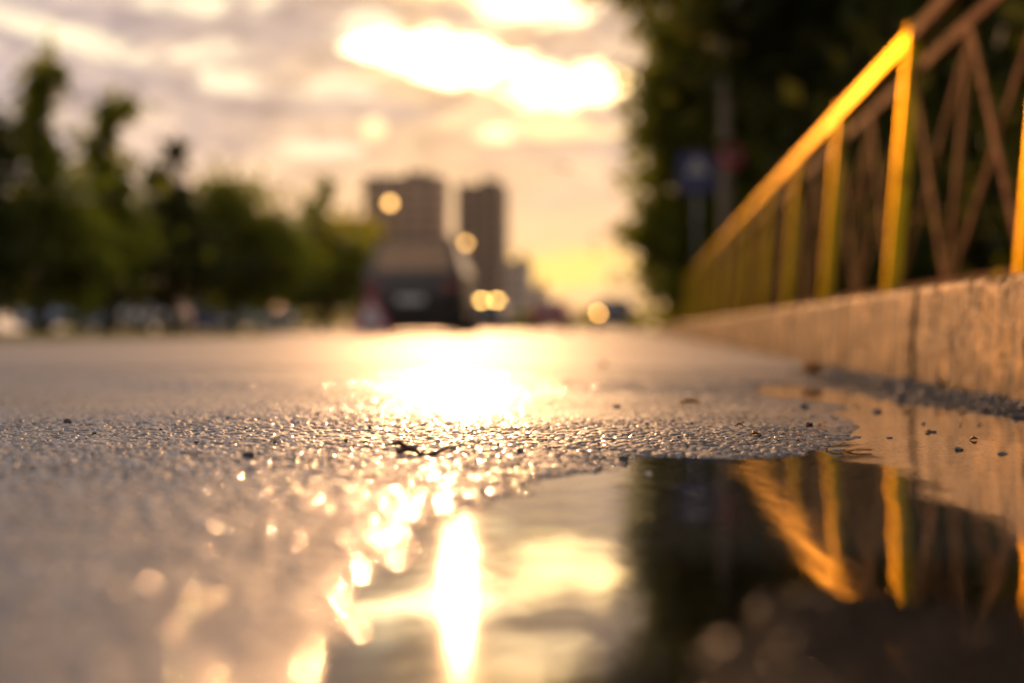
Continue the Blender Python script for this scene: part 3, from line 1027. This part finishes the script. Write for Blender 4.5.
# big off-road car seen from behind
M['glass_sky_tan'] = plain('sky_tan_rear_glass', (0.48, 0.28, 0.14), 0.25, var=0.2)  # bright sky in the pane is painted into its tan colour
suv = car_mesh(M['car_navy'], W=1.92, roof=1.72, wagon=True, belt=1.06, rear_glass=M['glass_sky_tan'])
suv.scale = (1.05, 1.05, 1.09)
suv.location = (lat(424, 29.5), 29.5, RZ0)
suv.rotation_euler = (0, 0, R(2))
tag(suv, 'big dark car with a tan rear window seen from behind, nearest car on the road', 'car', gcar)
rk = MB()
for sx in (-.62, .62):
    rk.tube([(sx, -1.3, 1.73), (sx, -1.2, 1.79), (sx, .3, 1.79), (sx, .4, 1.72)], .022, 8)
rk.box((0, -1.1, 1.8), (1.3, .06, .03))
rk.box((0, .1, 1.8), (1.3, .06, .03))
rk.build('roof_rack', M['darkmetal'], suv)
MB().box((0, -1.95, .22), (1.75, .3, .26), bevel=.03).build('undertray', M['black'], suv)
for sx in (-.74, .74):
    MB().box((sx, -1.62, .2), (.36, .03, .36)).build('mudflap', M['black'], suv)


# ------------------------------------------------------------------ signs, poles, lamps
def face_rot(p):
    v = Vector(p) - Vector(cam.location)
    return math.atan2(-v.x, v.y)


# triangular warning sign on a low stand, on the road near the truck
d = 26.5
b = Vector((lat(371, d), d, RZ0))
ts = empty('warning_sign', b, 0, 'red bordered white triangular warning sign on a low stand left of the big dark car', 'sign')
side, z0 = 0.78, 0.10
hh = side * math.sqrt(3) / 2


def tri(s, zc, y):
    h = s * math.sqrt(3) / 2
    return [(-s / 2, y, zc - h / 3), (s / 2, y, zc - h / 3), (0, y, zc + h * 2 / 3)]


zc = z0 + hh / 3
MB().prism(tri(side, zc, 0), (0, -.01, 0), (0, .01, 0)).build('sign_plate', M['sign_red'], ts)
MB().prism(tri(side * .68, zc, 0), (0, -.018, 0), (0, -.009, 0)).build('white_field', M['sign_white'], ts)
m = MB()
m.tube([(.02, -.021, zc + .14), (0, -.021, zc + .02), (-.05, -.021, zc - .10)], [.012, .018, .012], 6)
m.tube([(0, -.021, zc + .02), (.07, -.021, zc - .10)], .012, 6)
m.tube([(.01, -.021, zc + .09), (.09, -.021, zc + .02)], .009, 6)
m.build('symbol', M['black'], ts)
m = MB()
m.bar((-.35, .02, .02), (-.28, .03, .3), .03)
m.bar((.35, .02, .02), (.28, .03, .3), .03)
m.bar((0, .45, .02), (0, .03, .75), .03)
m.box((0, .02, .05), (.8, .04, .04))
m.build('stand', M['galv'], ts)

# concrete pole rising behind the railing
d = 26.0
b = Vector((lat(727, d), d, .12))
pole = empty('utility_pole', b, 0, 'tall grey brown concrete pole behind the railing, running out of the photo at the top', 'pole')
MB().tube([(0, 0, -.2), (0, 0, 4), (0, 0, 9.5)], [.15, .13, .10], 14).build('shaft', M['pole'], pole, True)
MB().tube([(0, 0, 9.1), (-.8, 0, 9.6), (-2.0, 0, 9.8)], [.045, .04, .035], 8).build('lamp_arm', M['galv'], pole)
MB().tube([(0, 0, 0), (0, 0, .12), (0, 0, .2)], [.24, .22, .16], 14).build('footing', M['pole'], pole)

# round red sign strapped to the pole
p = at(731, 156, d - .2)
rs = empty('round_sign', (p.x, d - .2, p.z), 0, 'small round red sign strapped to the concrete pole', 'sign')
MB().disc((0, 0, 0), (0, 1, 0), .23, .015, 28).build('sign_face', M['sign_red'], rs)
MB().box((0, -.01, 0), (.3, .012, .07), bevel=.002).build('white_bar', M['sign_white'], rs)
m = MB()
m.box((-.05, .03, .1), (.03, .06, .03))
m.box((-.05, .03, -.1), (.03, .06, .03))
m.build('clamp', M['galv'], rs)

# blue square sign on its post
d = 28.0
p = at(697, 173, d)
bs = empty('blue_sign', (p.x, d, .12), 0, 'blue square road sign with a white triangle, on a thin post before the trees', 'sign')
zc = p.z - .12
MB().box((0, 0, zc), (.74, .016, .78), bevel=.005).build('sign_plate', M['sign_blue'], bs)
MB().prism(tri(.42, zc + .10, 0), (0, -.014, 0), (0, -.009, 0)).build('white_field', M['sign_white'], bs)
m = MB()
m.tube([(.01, -.017, zc + .2), (0, -.017, zc + .12), (-.04, -.017, zc + .04)], .01, 6)
m.tube([(0, -.017, zc + .12), (.04, -.017, zc + .04)], .01, 6)
m.build('symbol', M['black'], bs)
MB().tube([(0, .04, -.3), (0, .04, zc + .42)], .032, 10).build('post', M['galv'], bs, True)


# lit street lamps on the left pavement
def street_lamp(px, py, d, label, r):
    p = at(px, py, d)
    b = (p.x, d, .06)
    t = empty('street_lamp', b, 0, label, 'street lamp', 'lit street lamps on the left')
    H = p.z - .06
    MB().tube([(0, 0, -.2), (0, 0, H * .5), (0, 0, H - .18)], [.08, .06, .045], 12).build('lamp_post', M['darkmetal'], t, True)
    MB().tube([(0, 0, 0), (0, 0, .5), (0, 0, .55)], [.11, .11, .07], 12).build('lamp_base', M['darkmetal'], t, True)
    bm = bmesh.new()
    bmesh.ops.create_uvsphere(bm, u_segments=16, v_segments=10, radius=r)
    bm.transform(Matrix.Translation((0, 0, H)))
    me = bpy.data.meshes.new('lamp_globe')
    bm.to_mesh(me)
    bm.free()
    link('lamp_globe', me, M['lamp_lit'], t, True)
    MB().tube([(0, 0, H + r * .8), (0, 0, H + r + .06)], [r * .8, .03], 14).build('lamp_cap', M['darkmetal'], t)


street_lamp(390, 203, 62, 'lit amber street lamp standing out in front of the left tower block', .17)
street_lamp(466, 243, 96, 'dimmer and lower lit street lamp in front of the right tower block', .20)

# narrow blue booth
d = 56.0
bo = empty('booth', (lat(206, d), d, .07), R(-4), 'narrow blue booth standing under the left trees', 'booth')
MB().box((0, 0, 1.05), (.86, .86, 2.0), bevel=.03).build('cabin', M['booth'], bo)
MB().box((0, -.445, 1.0), (.64, .03, 1.75), bevel=.01).build('door', M['booth'], bo)
MB().prism([(-.48, -.48, 2.06), (.48, -.48, 2.06), (.42, -.48, 2.2), (-.42, -.48, 2.2)], (0, 0, 0), (0, .96, 0)).build('roof', M['booth'], bo)
MB().box((.24, -.47, 1.05), (.03, .03, .16)).build('handle', M['galv'], bo)


# ------------------------------------------------------------------ far buildings
def building(name, px0, px1, ptop, d, storeys, bays, wall, label, depth=16, extras=None):
    x0, x1 = lat(px0, d), lat(px1, d)
    H = at((px0 + px1) / 2, ptop, d).z
    W = x1 - x0
    t = empty(name, ((x0 + x1) / 2, d + depth / 2, -.05), 0, label, 'building', 'buildings at the end of the road')
    MB().box((0, 0, H / 2), (W, depth, H)).build('walls', wall, t)
    m = MB().box((0, 0, H + .25), (W + .6, depth + .6, .5))
    m.box((W * .15, 0, H + 1.4), (W * .3, depth * .3, 1.9))
    m.build('roof', M['roofing'], t)
    for ax in (-.3, .05, .38):
        MB().tube([(W * ax, -1, H + .4), (W * ax, -1, H + 5.5)], [.16, .05], 6).build('aerial', M['darkmetal'], t)
    sh, sw = H / storeys, W / bays
    proto = None
    for i in range(storeys):
        for j in range(bays):
            loc = (-W / 2 + (j + .5) * sw, -depth / 2 - .03, (i + .55) * sh)
            if proto is None:
                mm = MB().box((0, 0, 0), (sw * .5, .14, sh * .5))
                w_ = mm.build('window', M['window'], t)
                proto = w_
            else:
                w_ = proto.copy()
                COL.objects.link(w_)
                w_.parent = t
            w_.location = loc
    # balconies / ledges
    for j in range(0, bays, 2):
        mm = MB()
        for i in range(1, storeys):
            mm.box((-W / 2 + (j + .5) * sw, -depth / 2 - .5, i * sh + .2), (sw * .8, 1.0, .9))
        o = mm.build('balconies', wall, t)
        o['kind'] = 'stuff'
    return t


building('tower_block', 364, 440, 178, 360, 14, 5, M['wall_tan'], 'broad tan tower block behind the big dark car, left one of two')
building('tower_block', 456, 502, 186, 330, 14, 4, M['wall_brown'], 'narrow dark brown tower block right of the tan one')
building('low_building', 503, 528, 262, 420, 6, 3, M['wall_pale'], 'pale building at the foot of the brown tower block')
building('low_building', 529, 545, 288, 440, 3, 3, M['wall_pale'], 'lowest pale building, right end of the far buildings')

# small bird in the sky
bp = at(565, 168, 45)
bm = bmesh.new()
pts = {'b0': (0, -.11, 0), 'b1': (0, -.05, .01), 'b2': (0, .04, .01), 'b3': (0, .1, .02), 'h': (0, .14, .03),
       'wl1': (-.12, .03, .06), 'wl2': (-.27, -.03, .04), 'wr1': (.12, .03, .06), 'wr2': (.27, -.03, .04)}
mb = MB()
mb.tube([(0, -.20, 0), (0, -.11, 0), (0, -.02, 0), (0, .08, .01), (0, .13, .025), (0, .17, .03), (0, .2, .025)], [.035, .02, .05, .045, .026, .026, .004], 10)
for s in (-1, 1):
    mb.prism([(s * .02, -.04, .02), (s * .02, .07, .02), (s * .14, .09, .08), (s * .30, -.02, .05), (s * .14, -.05, .075)], (0, 0, -.006), (0, 0, .006))
bird = mb.build('bird', M['bird'], None, True)
bird.location = bp
bird.rotation_euler = (0, 0, R(50))
tag(bird, 'small dark bird flying below the bright gap in the clouds', 'bird')

# ------------------------------------------------------------------ debris on the wet road
def stone(px, py, r, mat, label, sq=0.7, grp='loose stones on the wet road'):
    p = ground(px, py)
    z, s_ = surf_z(p.x, p.y)
    z = max(z, 0) if s_ > 0 else max(z, -0.002)
    bm = bmesh.new()
    bmesh.ops.create_icosphere(bm, subdivisions=2, radius=r)
    sd_ = random.random() * 100
    for v in bm.verts:
        c = v.co / r
        k = 1 + .22 * math.sin(c.x * 3.1 + sd_) + .18 * math.sin(c.y * 4.3 + sd_ * 2) + .12 * math.cos(c.z * 5 + sd_)
        v.co = Vector((c.x * k * r, c.y * k * r, c.z * k * r * sq))
    me = bpy.data.meshes.new('stone')
    bm.to_mesh(me)
    bm.free()
    o = link('stone', me, mat, None, False)
    o.location = (p.x, p.y, z + r * sq * .55)
    o.rotation_euler = (0, 0, random.uniform(0, 6))
    return tag(o, label, 'stone', grp)


stone(617, 411, 0.0045, M['pebble'], 'dark stone on the wet road straight above the left end of the puddle')
stone(624, 461, 0.0036, M['pebble'], 'black stone right at the left tip of the puddle, where the tree reflection starts')
stone(648, 474, 0.0030, M['pebble_pale'], 'pale pebble lying in the puddle in the dark tree reflection')
stone(248, 466, 0.0040, M['pebble'], 'black pebble on the asphalt left of the twig')
stone(68, 431, 0.0036, M['pebble'], 'small dark pebble on the asphalt near the left border')
stone(804, 410, 0.0054, M['pebble'], 'dark stone on the grit between the puddle and the kerb')
stone(877, 412, 0.0061, M['pebble'], 'round stone with a bright glint standing in the water before the kerb joint')
stone(923, 424, 0.0033, M['pebble'], 'left one of two small stones in the kerb reflection')
stone(932, 432, 0.0037, M['pebble'], 'right one of two small stones in the kerb reflection')
stone(960, 450, 0.0040, M['pebble'], 'pebble with a pale top in the water under the near kerb stone')
stone(1003, 454, 0.0040, M['pebble'], 'dark pebble in the water nearest to the right border')
stone(890, 438, 0.0029, M['pebble'], 'tiny stone in the water below the kerb joint')
stone(520, 459, 0.0026, M['pebble'], 'tiny dark stone right of the twig before the puddle')
for k in range(46):
    px, py = random.uniform(640, 1015), random.uniform(396, 452)
    stone(px, py, random.uniform(.0008, .0019), M['pebble'], 'speck of gravel scattered between the puddle and the kerb', grp='specks of gravel before the kerb')
for k in range(30):
    px, py = random.uniform(20, 600), random.uniform(415, 475)
    stone(px, py, random.uniform(.0008, .0020), M['pebble'], 'speck of dark gravel scattered over the open asphalt', grp='specks of gravel on the asphalt')

# twig
a_, b_ = ground(397, 462), ground(456, 461)
za = max(surf_z(a_.x, a_.y)[0], surf_z(b_.x, b_.y)[0]) + .002
tw = MB()
pp = [a_.lerp(b_, f) + Vector((0, .006 * math.sin(f * 7), za + .003 * math.sin(f * 9))) for f in (0, .15, .3, .5, .7, .85, 1)]
tw.tube(pp, [.0022, .003, .0026, .0022, .002, .0016, .001], 8)
tw.tube([pp[1], pp[1] + Vector((-.006, -.01, .006)), pp[1] + Vector((-.012, -.02, .004))], [.0022, .0018, .0008], 6)
tw.tube([pp[2], pp[2] + Vector((.006, -.012, -.001)), pp[2] + Vector((.008, -.028, -.002))], [.0018, .0015, .0008], 6)
tw = tw.build('twig', M['twig'], None, True)
tag(tw, 'short brown twig lying on the asphalt left of the sun glitter', 'twig')


def dead_leaf(px, py, L, W_, mat, label, rz, curl=.3, lift=.003):
    p = ground(px, py)
    z = max(surf_z(p.x, p.y)[0], 0)
    nu, nv = 13, 7
    V = []
    for i in range(nu):
        u = i / (nu - 1)
        ww = W_ * math.sin(math.pi * min(.98, u * .95 + .03)) ** .8
        for j in range(nv):
            v = j / (nv - 1) * 2 - 1
            V.append(((u - .5) * L, v * ww / 2 * (1 + .12 * math.sin(u * 22)), curl * ww * (v * v * .8) + .12 * L * math.sin(u * 3.5) * curl + .0006 * math.sin(u * 30 + v * 5)))
    me = np_mesh('dead_leaf', V, grid_quads(nu, nv))
    o = link('dead_leaf', me, mat, None, True)
    sm = o.modifiers.new('thick', 'SOLIDIFY')
    sm.thickness = .0007
    o.location = (p.x, p.y, z + lift)
    o.rotation_euler = (R(6), R(-4), rz)
    return tag(o, label, 'leaf')


dead_leaf(942, 395, .045, .022, M['dark_leaf'], 'dark curled leaf against the foot of the nearest kerb stone', R(70), .8, .006)
dead_leaf(812, 381, .05, .03, M['dead_leaf'], 'orange brown leaf lying on the grit below the second kerb stone', R(40), .9, .008)
dead_leaf(859, 452, .022, .005, M['dead_leaf'], 'thin orange leaf at the back edge of the puddle', R(4), .2, .001)
dead_leaf(836, 452, .012, .004, M['pebble_pale'], 'small pale scrap at the back edge of the puddle, left of the thin orange leaf', R(-8), .35, .001)
dead_leaf(690, 410, .03, .012, M['dead_leaf'], 'small pale orange leaf on the rough asphalt behind the puddle', R(25), .5, .003)
dead_leaf(603, 374, .02, .016, M['leaf_olive'], 'small yellow leaf standing far out on the glowing asphalt', R(60), .9, .012)

# ------------------------------------------------------------------ the air
m, hnt, hout = new_mat('haze')
pv = nd(hnt, 'VolumePrincipled', {'Color': (1.0, 0.92, 0.85, 1), 'Density': 0.00004, 'Anisotropy': 0.6})
hnt.links.new(pv.outputs[0], hout.inputs['Volume'])
hz = MB().box((0, 1850, 45), (5100, 4400, 94)).build('haze', m)
tag(hz, kind='stuff')

for k in range(14):
    px, py = random.uniform(700, 1010), random.uniform(392, 448)
    dead_leaf(px, py, random.uniform(.006, .013), random.uniform(.003, .006), M['dead_leaf'] if k % 3 else M['dark_leaf'], 'crumb of dead leaf in the wet gutter before the kerb', R(random.uniform(0, 180)), random.uniform(.2, .9), .001)['group'] = 'leaf crumbs in the gutter'

# ------------------------------------------------------------------ light
SUN_PX = (458, 62)
sv_ = ray(*SUN_PX).normalized()
SUN_AZ = math.atan2(sv_.x, sv_.y)      # from +y towards +x
SUN_EL = math.asin(sv_.z)
ld = bpy.data.lights.new('sun', 'SUN')
ld.energy = 2.0
ld.angle = R(0.53)
ld.color = (1.0, 0.52, 0.23)
lo = bpy.data.objects.new('sun', ld)
COL.objects.link(lo)
lo.rotation_euler = (-sv_).to_track_quat('-Z', 'Y').to_euler()

W = bpy.data.worlds.new('World')
S.world = W
W.use_nodes = True
nt = W.node_tree
for n in list(nt.nodes):
    nt.nodes.remove(n)
wout = nd(nt, 'OutputWorld')
sky = nd(nt, 'TexSky', sky_type='NISHITA', sun_disc=False, sun_elevation=SUN_EL, sun_rotation=SUN_AZ, altitude=100, air_density=1.5, dust_density=3.0, ozone_density=1.0)
bg1 = nd(nt, 'Background', {'Color': sky.outputs[0], 'Strength': 0.08})
gen = nd(nt, 'TexCoord').outputs['Generated']
sep = nd(nt, 'SeparateXYZ', {0: gen})
gx_, gy_, gz_ = sep.outputs
DEG = 180 / math.pi
az = math_n(nt, 'MULTIPLY', math_n(nt, 'ARCTAN2', gx_, gy_), DEG)
el = math_n(nt, 'MULTIPLY', math_n(nt, 'ARCSINE', gz_), DEG)
# cloud layer seen in perspective: noise on a plane overhead
den = math_n(nt, 'ADD', math_n(nt, 'MAXIMUM', gz_, 0.0), 0.07)
pl = nd(nt, 'CombineXYZ', {0: math_n(nt, 'DIVIDE', gx_, den), 1: math_n(nt, 'DIVIDE', gy_, den), 2: 0.0}).outputs[0]
pl = nd(nt, 'Mapping', {'Vector': pl, 'Scale': (1.0, 0.85, 1), 'Location': (3.7, 1.3, 0)}).outputs[0]
cn = nd(nt, 'TexNoise', {'Vector': pl, 'Scale': 2.3, 'Detail': 6.0, 'Roughness': 0.55, 'Distortion': 0.3}).outputs[0]
cn2 = nd(nt, 'TexNoise', {'Vector': pl, 'Scale': 6.5, 'Detail': 4.0, 'Roughness': 0.6}).outputs[0]
K = 1 / 2.0   # picture-referred value -> radiance


def sc(c):
    return tuple(x * K for x in c)


# thick parts are lavender grey, thin parts glow warm
cl_col = ramp(nt, cn, [(0.36, sc((0.98, 0.77, 0.57))), (0.43, sc((0.76, 0.56, 0.45))), (0.51, sc((0.52, 0.41, 0.39))), (0.62, sc((0.37, 0.31, 0.34)))])
# low sky between the clouds and the horizon
lowc = ramp(nt, nd(nt, 'MapRange', {'Value': el, 'From Min': 0.0, 'From Max': 9.0}).outputs[0],
            [(0.0, sc((0.85, 0.50, 0.18))), (0.25, sc((0.90, 0.58, 0.28))), (0.45, sc((0.80, 0.54, 0.36))), (1.0, sc((0.74, 0.55, 0.45)))])
lowk = nd(nt, 'MapRange', {'Value': math_n(nt, 'ADD', el, math_n(nt, 'MULTIPLY', math_n(nt, 'SUBTRACT', cn2, 0.5), 4.0)), 'From Min': 4.5, 'From Max': 8.0, 'To Min': 1.0, 'To Max': 0.0}, interpolation_type='SMOOTHSTEP').outputs[0]
colr = mix(nt, lowk, cl_col, lowc)
# everything warms towards the sun
sd_n = nd(nt, 'VectorMath', {0: gen, 1: sv_}, operation='DOT_PRODUCT').outputs['Value']
ang = math_n(nt, 'MULTIPLY', math_n(nt, 'ARCCOSINE', math_n(nt, 'MINIMUM', sd_n, 1.0)), DEG)
near_s = math_n(nt, 'POWER', 2.718, math_n(nt, 'MULTIPLY', math_n(nt, 'POWER', math_n(nt, 'DIVIDE', ang, 7.0), 2.0), -1.0))
colr = mix(nt, math_n(nt, 'MULTIPLY', near_s, 0.55), colr, sc((0.92, 0.54, 0.24)))
# cool lavender away from the sun, to the left
coolk = nd(nt, 'MapRange', {'Value': ang, 'From Min': 9.0, 'From Max': 22.0}).outputs[0]
colr = mix(nt, math_n(nt, 'MULTIPLY', coolk, 0.5), colr, sc((0.84, 0.73, 0.73)))


def deg_of(px, py):
    r = ray(px, py).normalized()
    return math.degrees(math.atan2(r.x, r.y)), math.degrees(math.asin(r.z))


PXD = 1422 * math.pi / 180
apl = nd(nt, 'CombineXYZ', {0: math_n(nt, 'MULTIPLY', az, 0.22), 1: math_n(nt, 'MULTIPLY', el, 0.55), 2: 0.0}).outputs[0]
cn3 = nd(nt, 'TexNoise', {'Vector': apl, 'Scale': 1.5, 'Detail': 5.0, 'Roughness': 0.6, 'Distortion': 0.5}).outputs[0]
wob = math_n(nt, 'ADD', math_n(nt, 'MULTIPLY', math_n(nt, 'SUBTRACT', cn3, 0.5), 6.5), math_n(nt, 'MULTIPLY', math_n(nt, 'SUBTRACT', cn2, 0.5), 1.0))


def patch(px, py, rx, ry, tilt=0.0):
    """soft-edged opening or bank in the cloud, by azimuth and elevation"""
    a0, e0 = deg_of(px, py)
    da = math_n(nt, 'SUBTRACT', az, a0)
    de = math_n(nt, 'SUBTRACT', math_n(nt, 'SUBTRACT', el, e0), math_n(nt, 'MULTIPLY', da, tilt))
    q = math_n(nt, 'ADD', math_n(nt, 'POWER', math_n(nt, 'ABSOLUTE', math_n(nt, 'DIVIDE', da, rx / PXD)), 2.0),
               math_n(nt, 'POWER', math_n(nt, 'ABSOLUTE', math_n(nt, 'DIVIDE', de, ry / PXD)), 2.0))
    q = math_n(nt, 'ADD', q, wob)
    return nd(nt, 'MapRange', {'Value': q, 'From Min': 0.1, 'From Max': 1.5, 'To Min': 1.0, 'To Max': 0.0}, interpolation_type='SMOOTHSTEP').outputs[0]


# grey banks
for (px, py, rx, ry, tl, k) in ((250, 108, 210, 16, 0.02, .75), (300, 28, 75, 22, 0.15, .7), (120, 22, 70, 10, 0.1, .55), (560, 58, 50, 12, -0.1, .5), (470, 20, 50, 16, 0, .5), (30, 40, 60, 10, -.1, .5), (560, 152, 120, 10, 0, .35), (150, 60, 60, 8, .1, .6), (330, 65, 40, 10, 0, .55), (265, 60, 22, 9, 0, .5), (110, 100, 120, 10, 0, .4), (390, 108, 60, 9, 0, .5), (560, 200, 60, 14, 0, .3)):
    colr = mix(nt, math_n(nt, 'MULTIPLY', patch(px, py, rx, ry, tl), k), colr, sc((0.41, 0.33, 0.345)))
# pale openings
for (px, py, rx, ry, tl, k) in ((80, 40, 95, 12, -0.25, .9), (210, 50, 36, 15, 0.1, .9), (235, 84, 40, 10, 0, .9), (320, 148, 36, 8, 0, .8), (370, 28, 34, 17, 0, 1), (330, 88, 45, 10, 0, .7), (200, 0, 60, 14, 0, .8)):
    colr = mix(nt, math_n(nt, 'MULTIPLY', patch(px, py, rx, ry, tl), k), colr, sc((1.25, 1.05, 0.74)))
frag = ramp(nt, nd(nt, 'TexNoise', {'Vector': apl, 'Scale': 2.6, 'Detail': 6.0, 'Roughness': 0.62, 'Distortion': 0.8}).outputs[0], [(0.36, (0.66, 0.66, 0.72)), (0.5, (0.95, 0.95, 0.96)), (0.64, (1.28, 1.24, 1.14))])
colr = mix(nt, nd(nt, 'MapRange', {'Value': el, 'From Min': 4.0, 'From Max': 7.5}).outputs[0], colr, mix(nt, 1.0, colr, frag, 'MULTIPLY'))
# brilliant gaps round the sun
for (px, py, rx, ry, tl, k, c) in ((450, 58, 75, 24, -0.15, 1, (8, 5.6, 2.8)), (545, 84, 75, 20, -0.05, 1, (6.5, 4.2, 1.8)), (535, 8, 48, 24, 0, 1, (5, 3.4, 1.7)), (540, -45, 150, 34, 0.1, 1, (3.6, 2.2, .9)),
                                   (498, 134, 26, 11, 0, 1, (2.0, 1.5, .8)), (575, 130, 55, 10, 0, .9, (1.5, 1.05, .5)), (372, 131, 11, 11, 0, .9, (1.6, 1.15, .6)),
                                   (572, 266, 66, 20, 0, 1, (1.15, .74, .19))):
    colr = mix(nt, math_n(nt, 'MULTIPLY', patch(px, py, rx, ry, tl), k), colr, sc(c))
fall = nd(nt, 'MapRange', {'Value': ang, 'From Min': 48.0, 'From Max': 85.0, 'To Min': 1.0, 'To Max': 0.6}, interpolation_type='SMOOTHSTEP').outputs[0]
hi = nd(nt, 'MapRange', {'Value': math_n(nt, 'ADD', el, math_n(nt, 'MULTIPLY', wob, 2.0)), 'From Min': 13.5, 'From Max': 32.0}, interpolation_type='SMOOTHSTEP').outputs[0]
colr = mix(nt, math_n(nt, 'MULTIPLY', hi, 0.85), colr, sc((1.42, 1.22, 1.20)))
bg2 = nd(nt, 'Background', {'Color': colr, 'Strength': fall})
# the cloud deck fills the low sunward sky and thins overhead and behind, where the clear sky shows
deck = nd(nt, 'MapRange', {'Value': ang, 'From Min': 30.0, 'From Max': 75.0, 'To Min': 0.97, 'To Max': 0.55}).outputs[0]
mx = nd(nt, 'MixShader', {0: deck, 1: bg1.outputs[0], 2: bg2.outputs[0]})
nt.links.new(mx.outputs[0], wout.inputs[0])

# ------------------------------------------------------------------ render settings
S.view_settings.view_transform = 'Standard'
S.view_settings.look = 'None'
S.view_settings.exposure = 1.0
S.view_settings.gamma = 1.0
S.cycles.use_denoising = True
S.cycles.max_bounces = 6
S.cycles.diffuse_bounces = 2
S.cycles.glossy_bounces = 4
S.cycles.transparent_max_bounces = 8
S.cycles.sample_clamp_indirect = 8
S.cycles.caustics_reflective = False
S.cycles.caustics_refractive = False
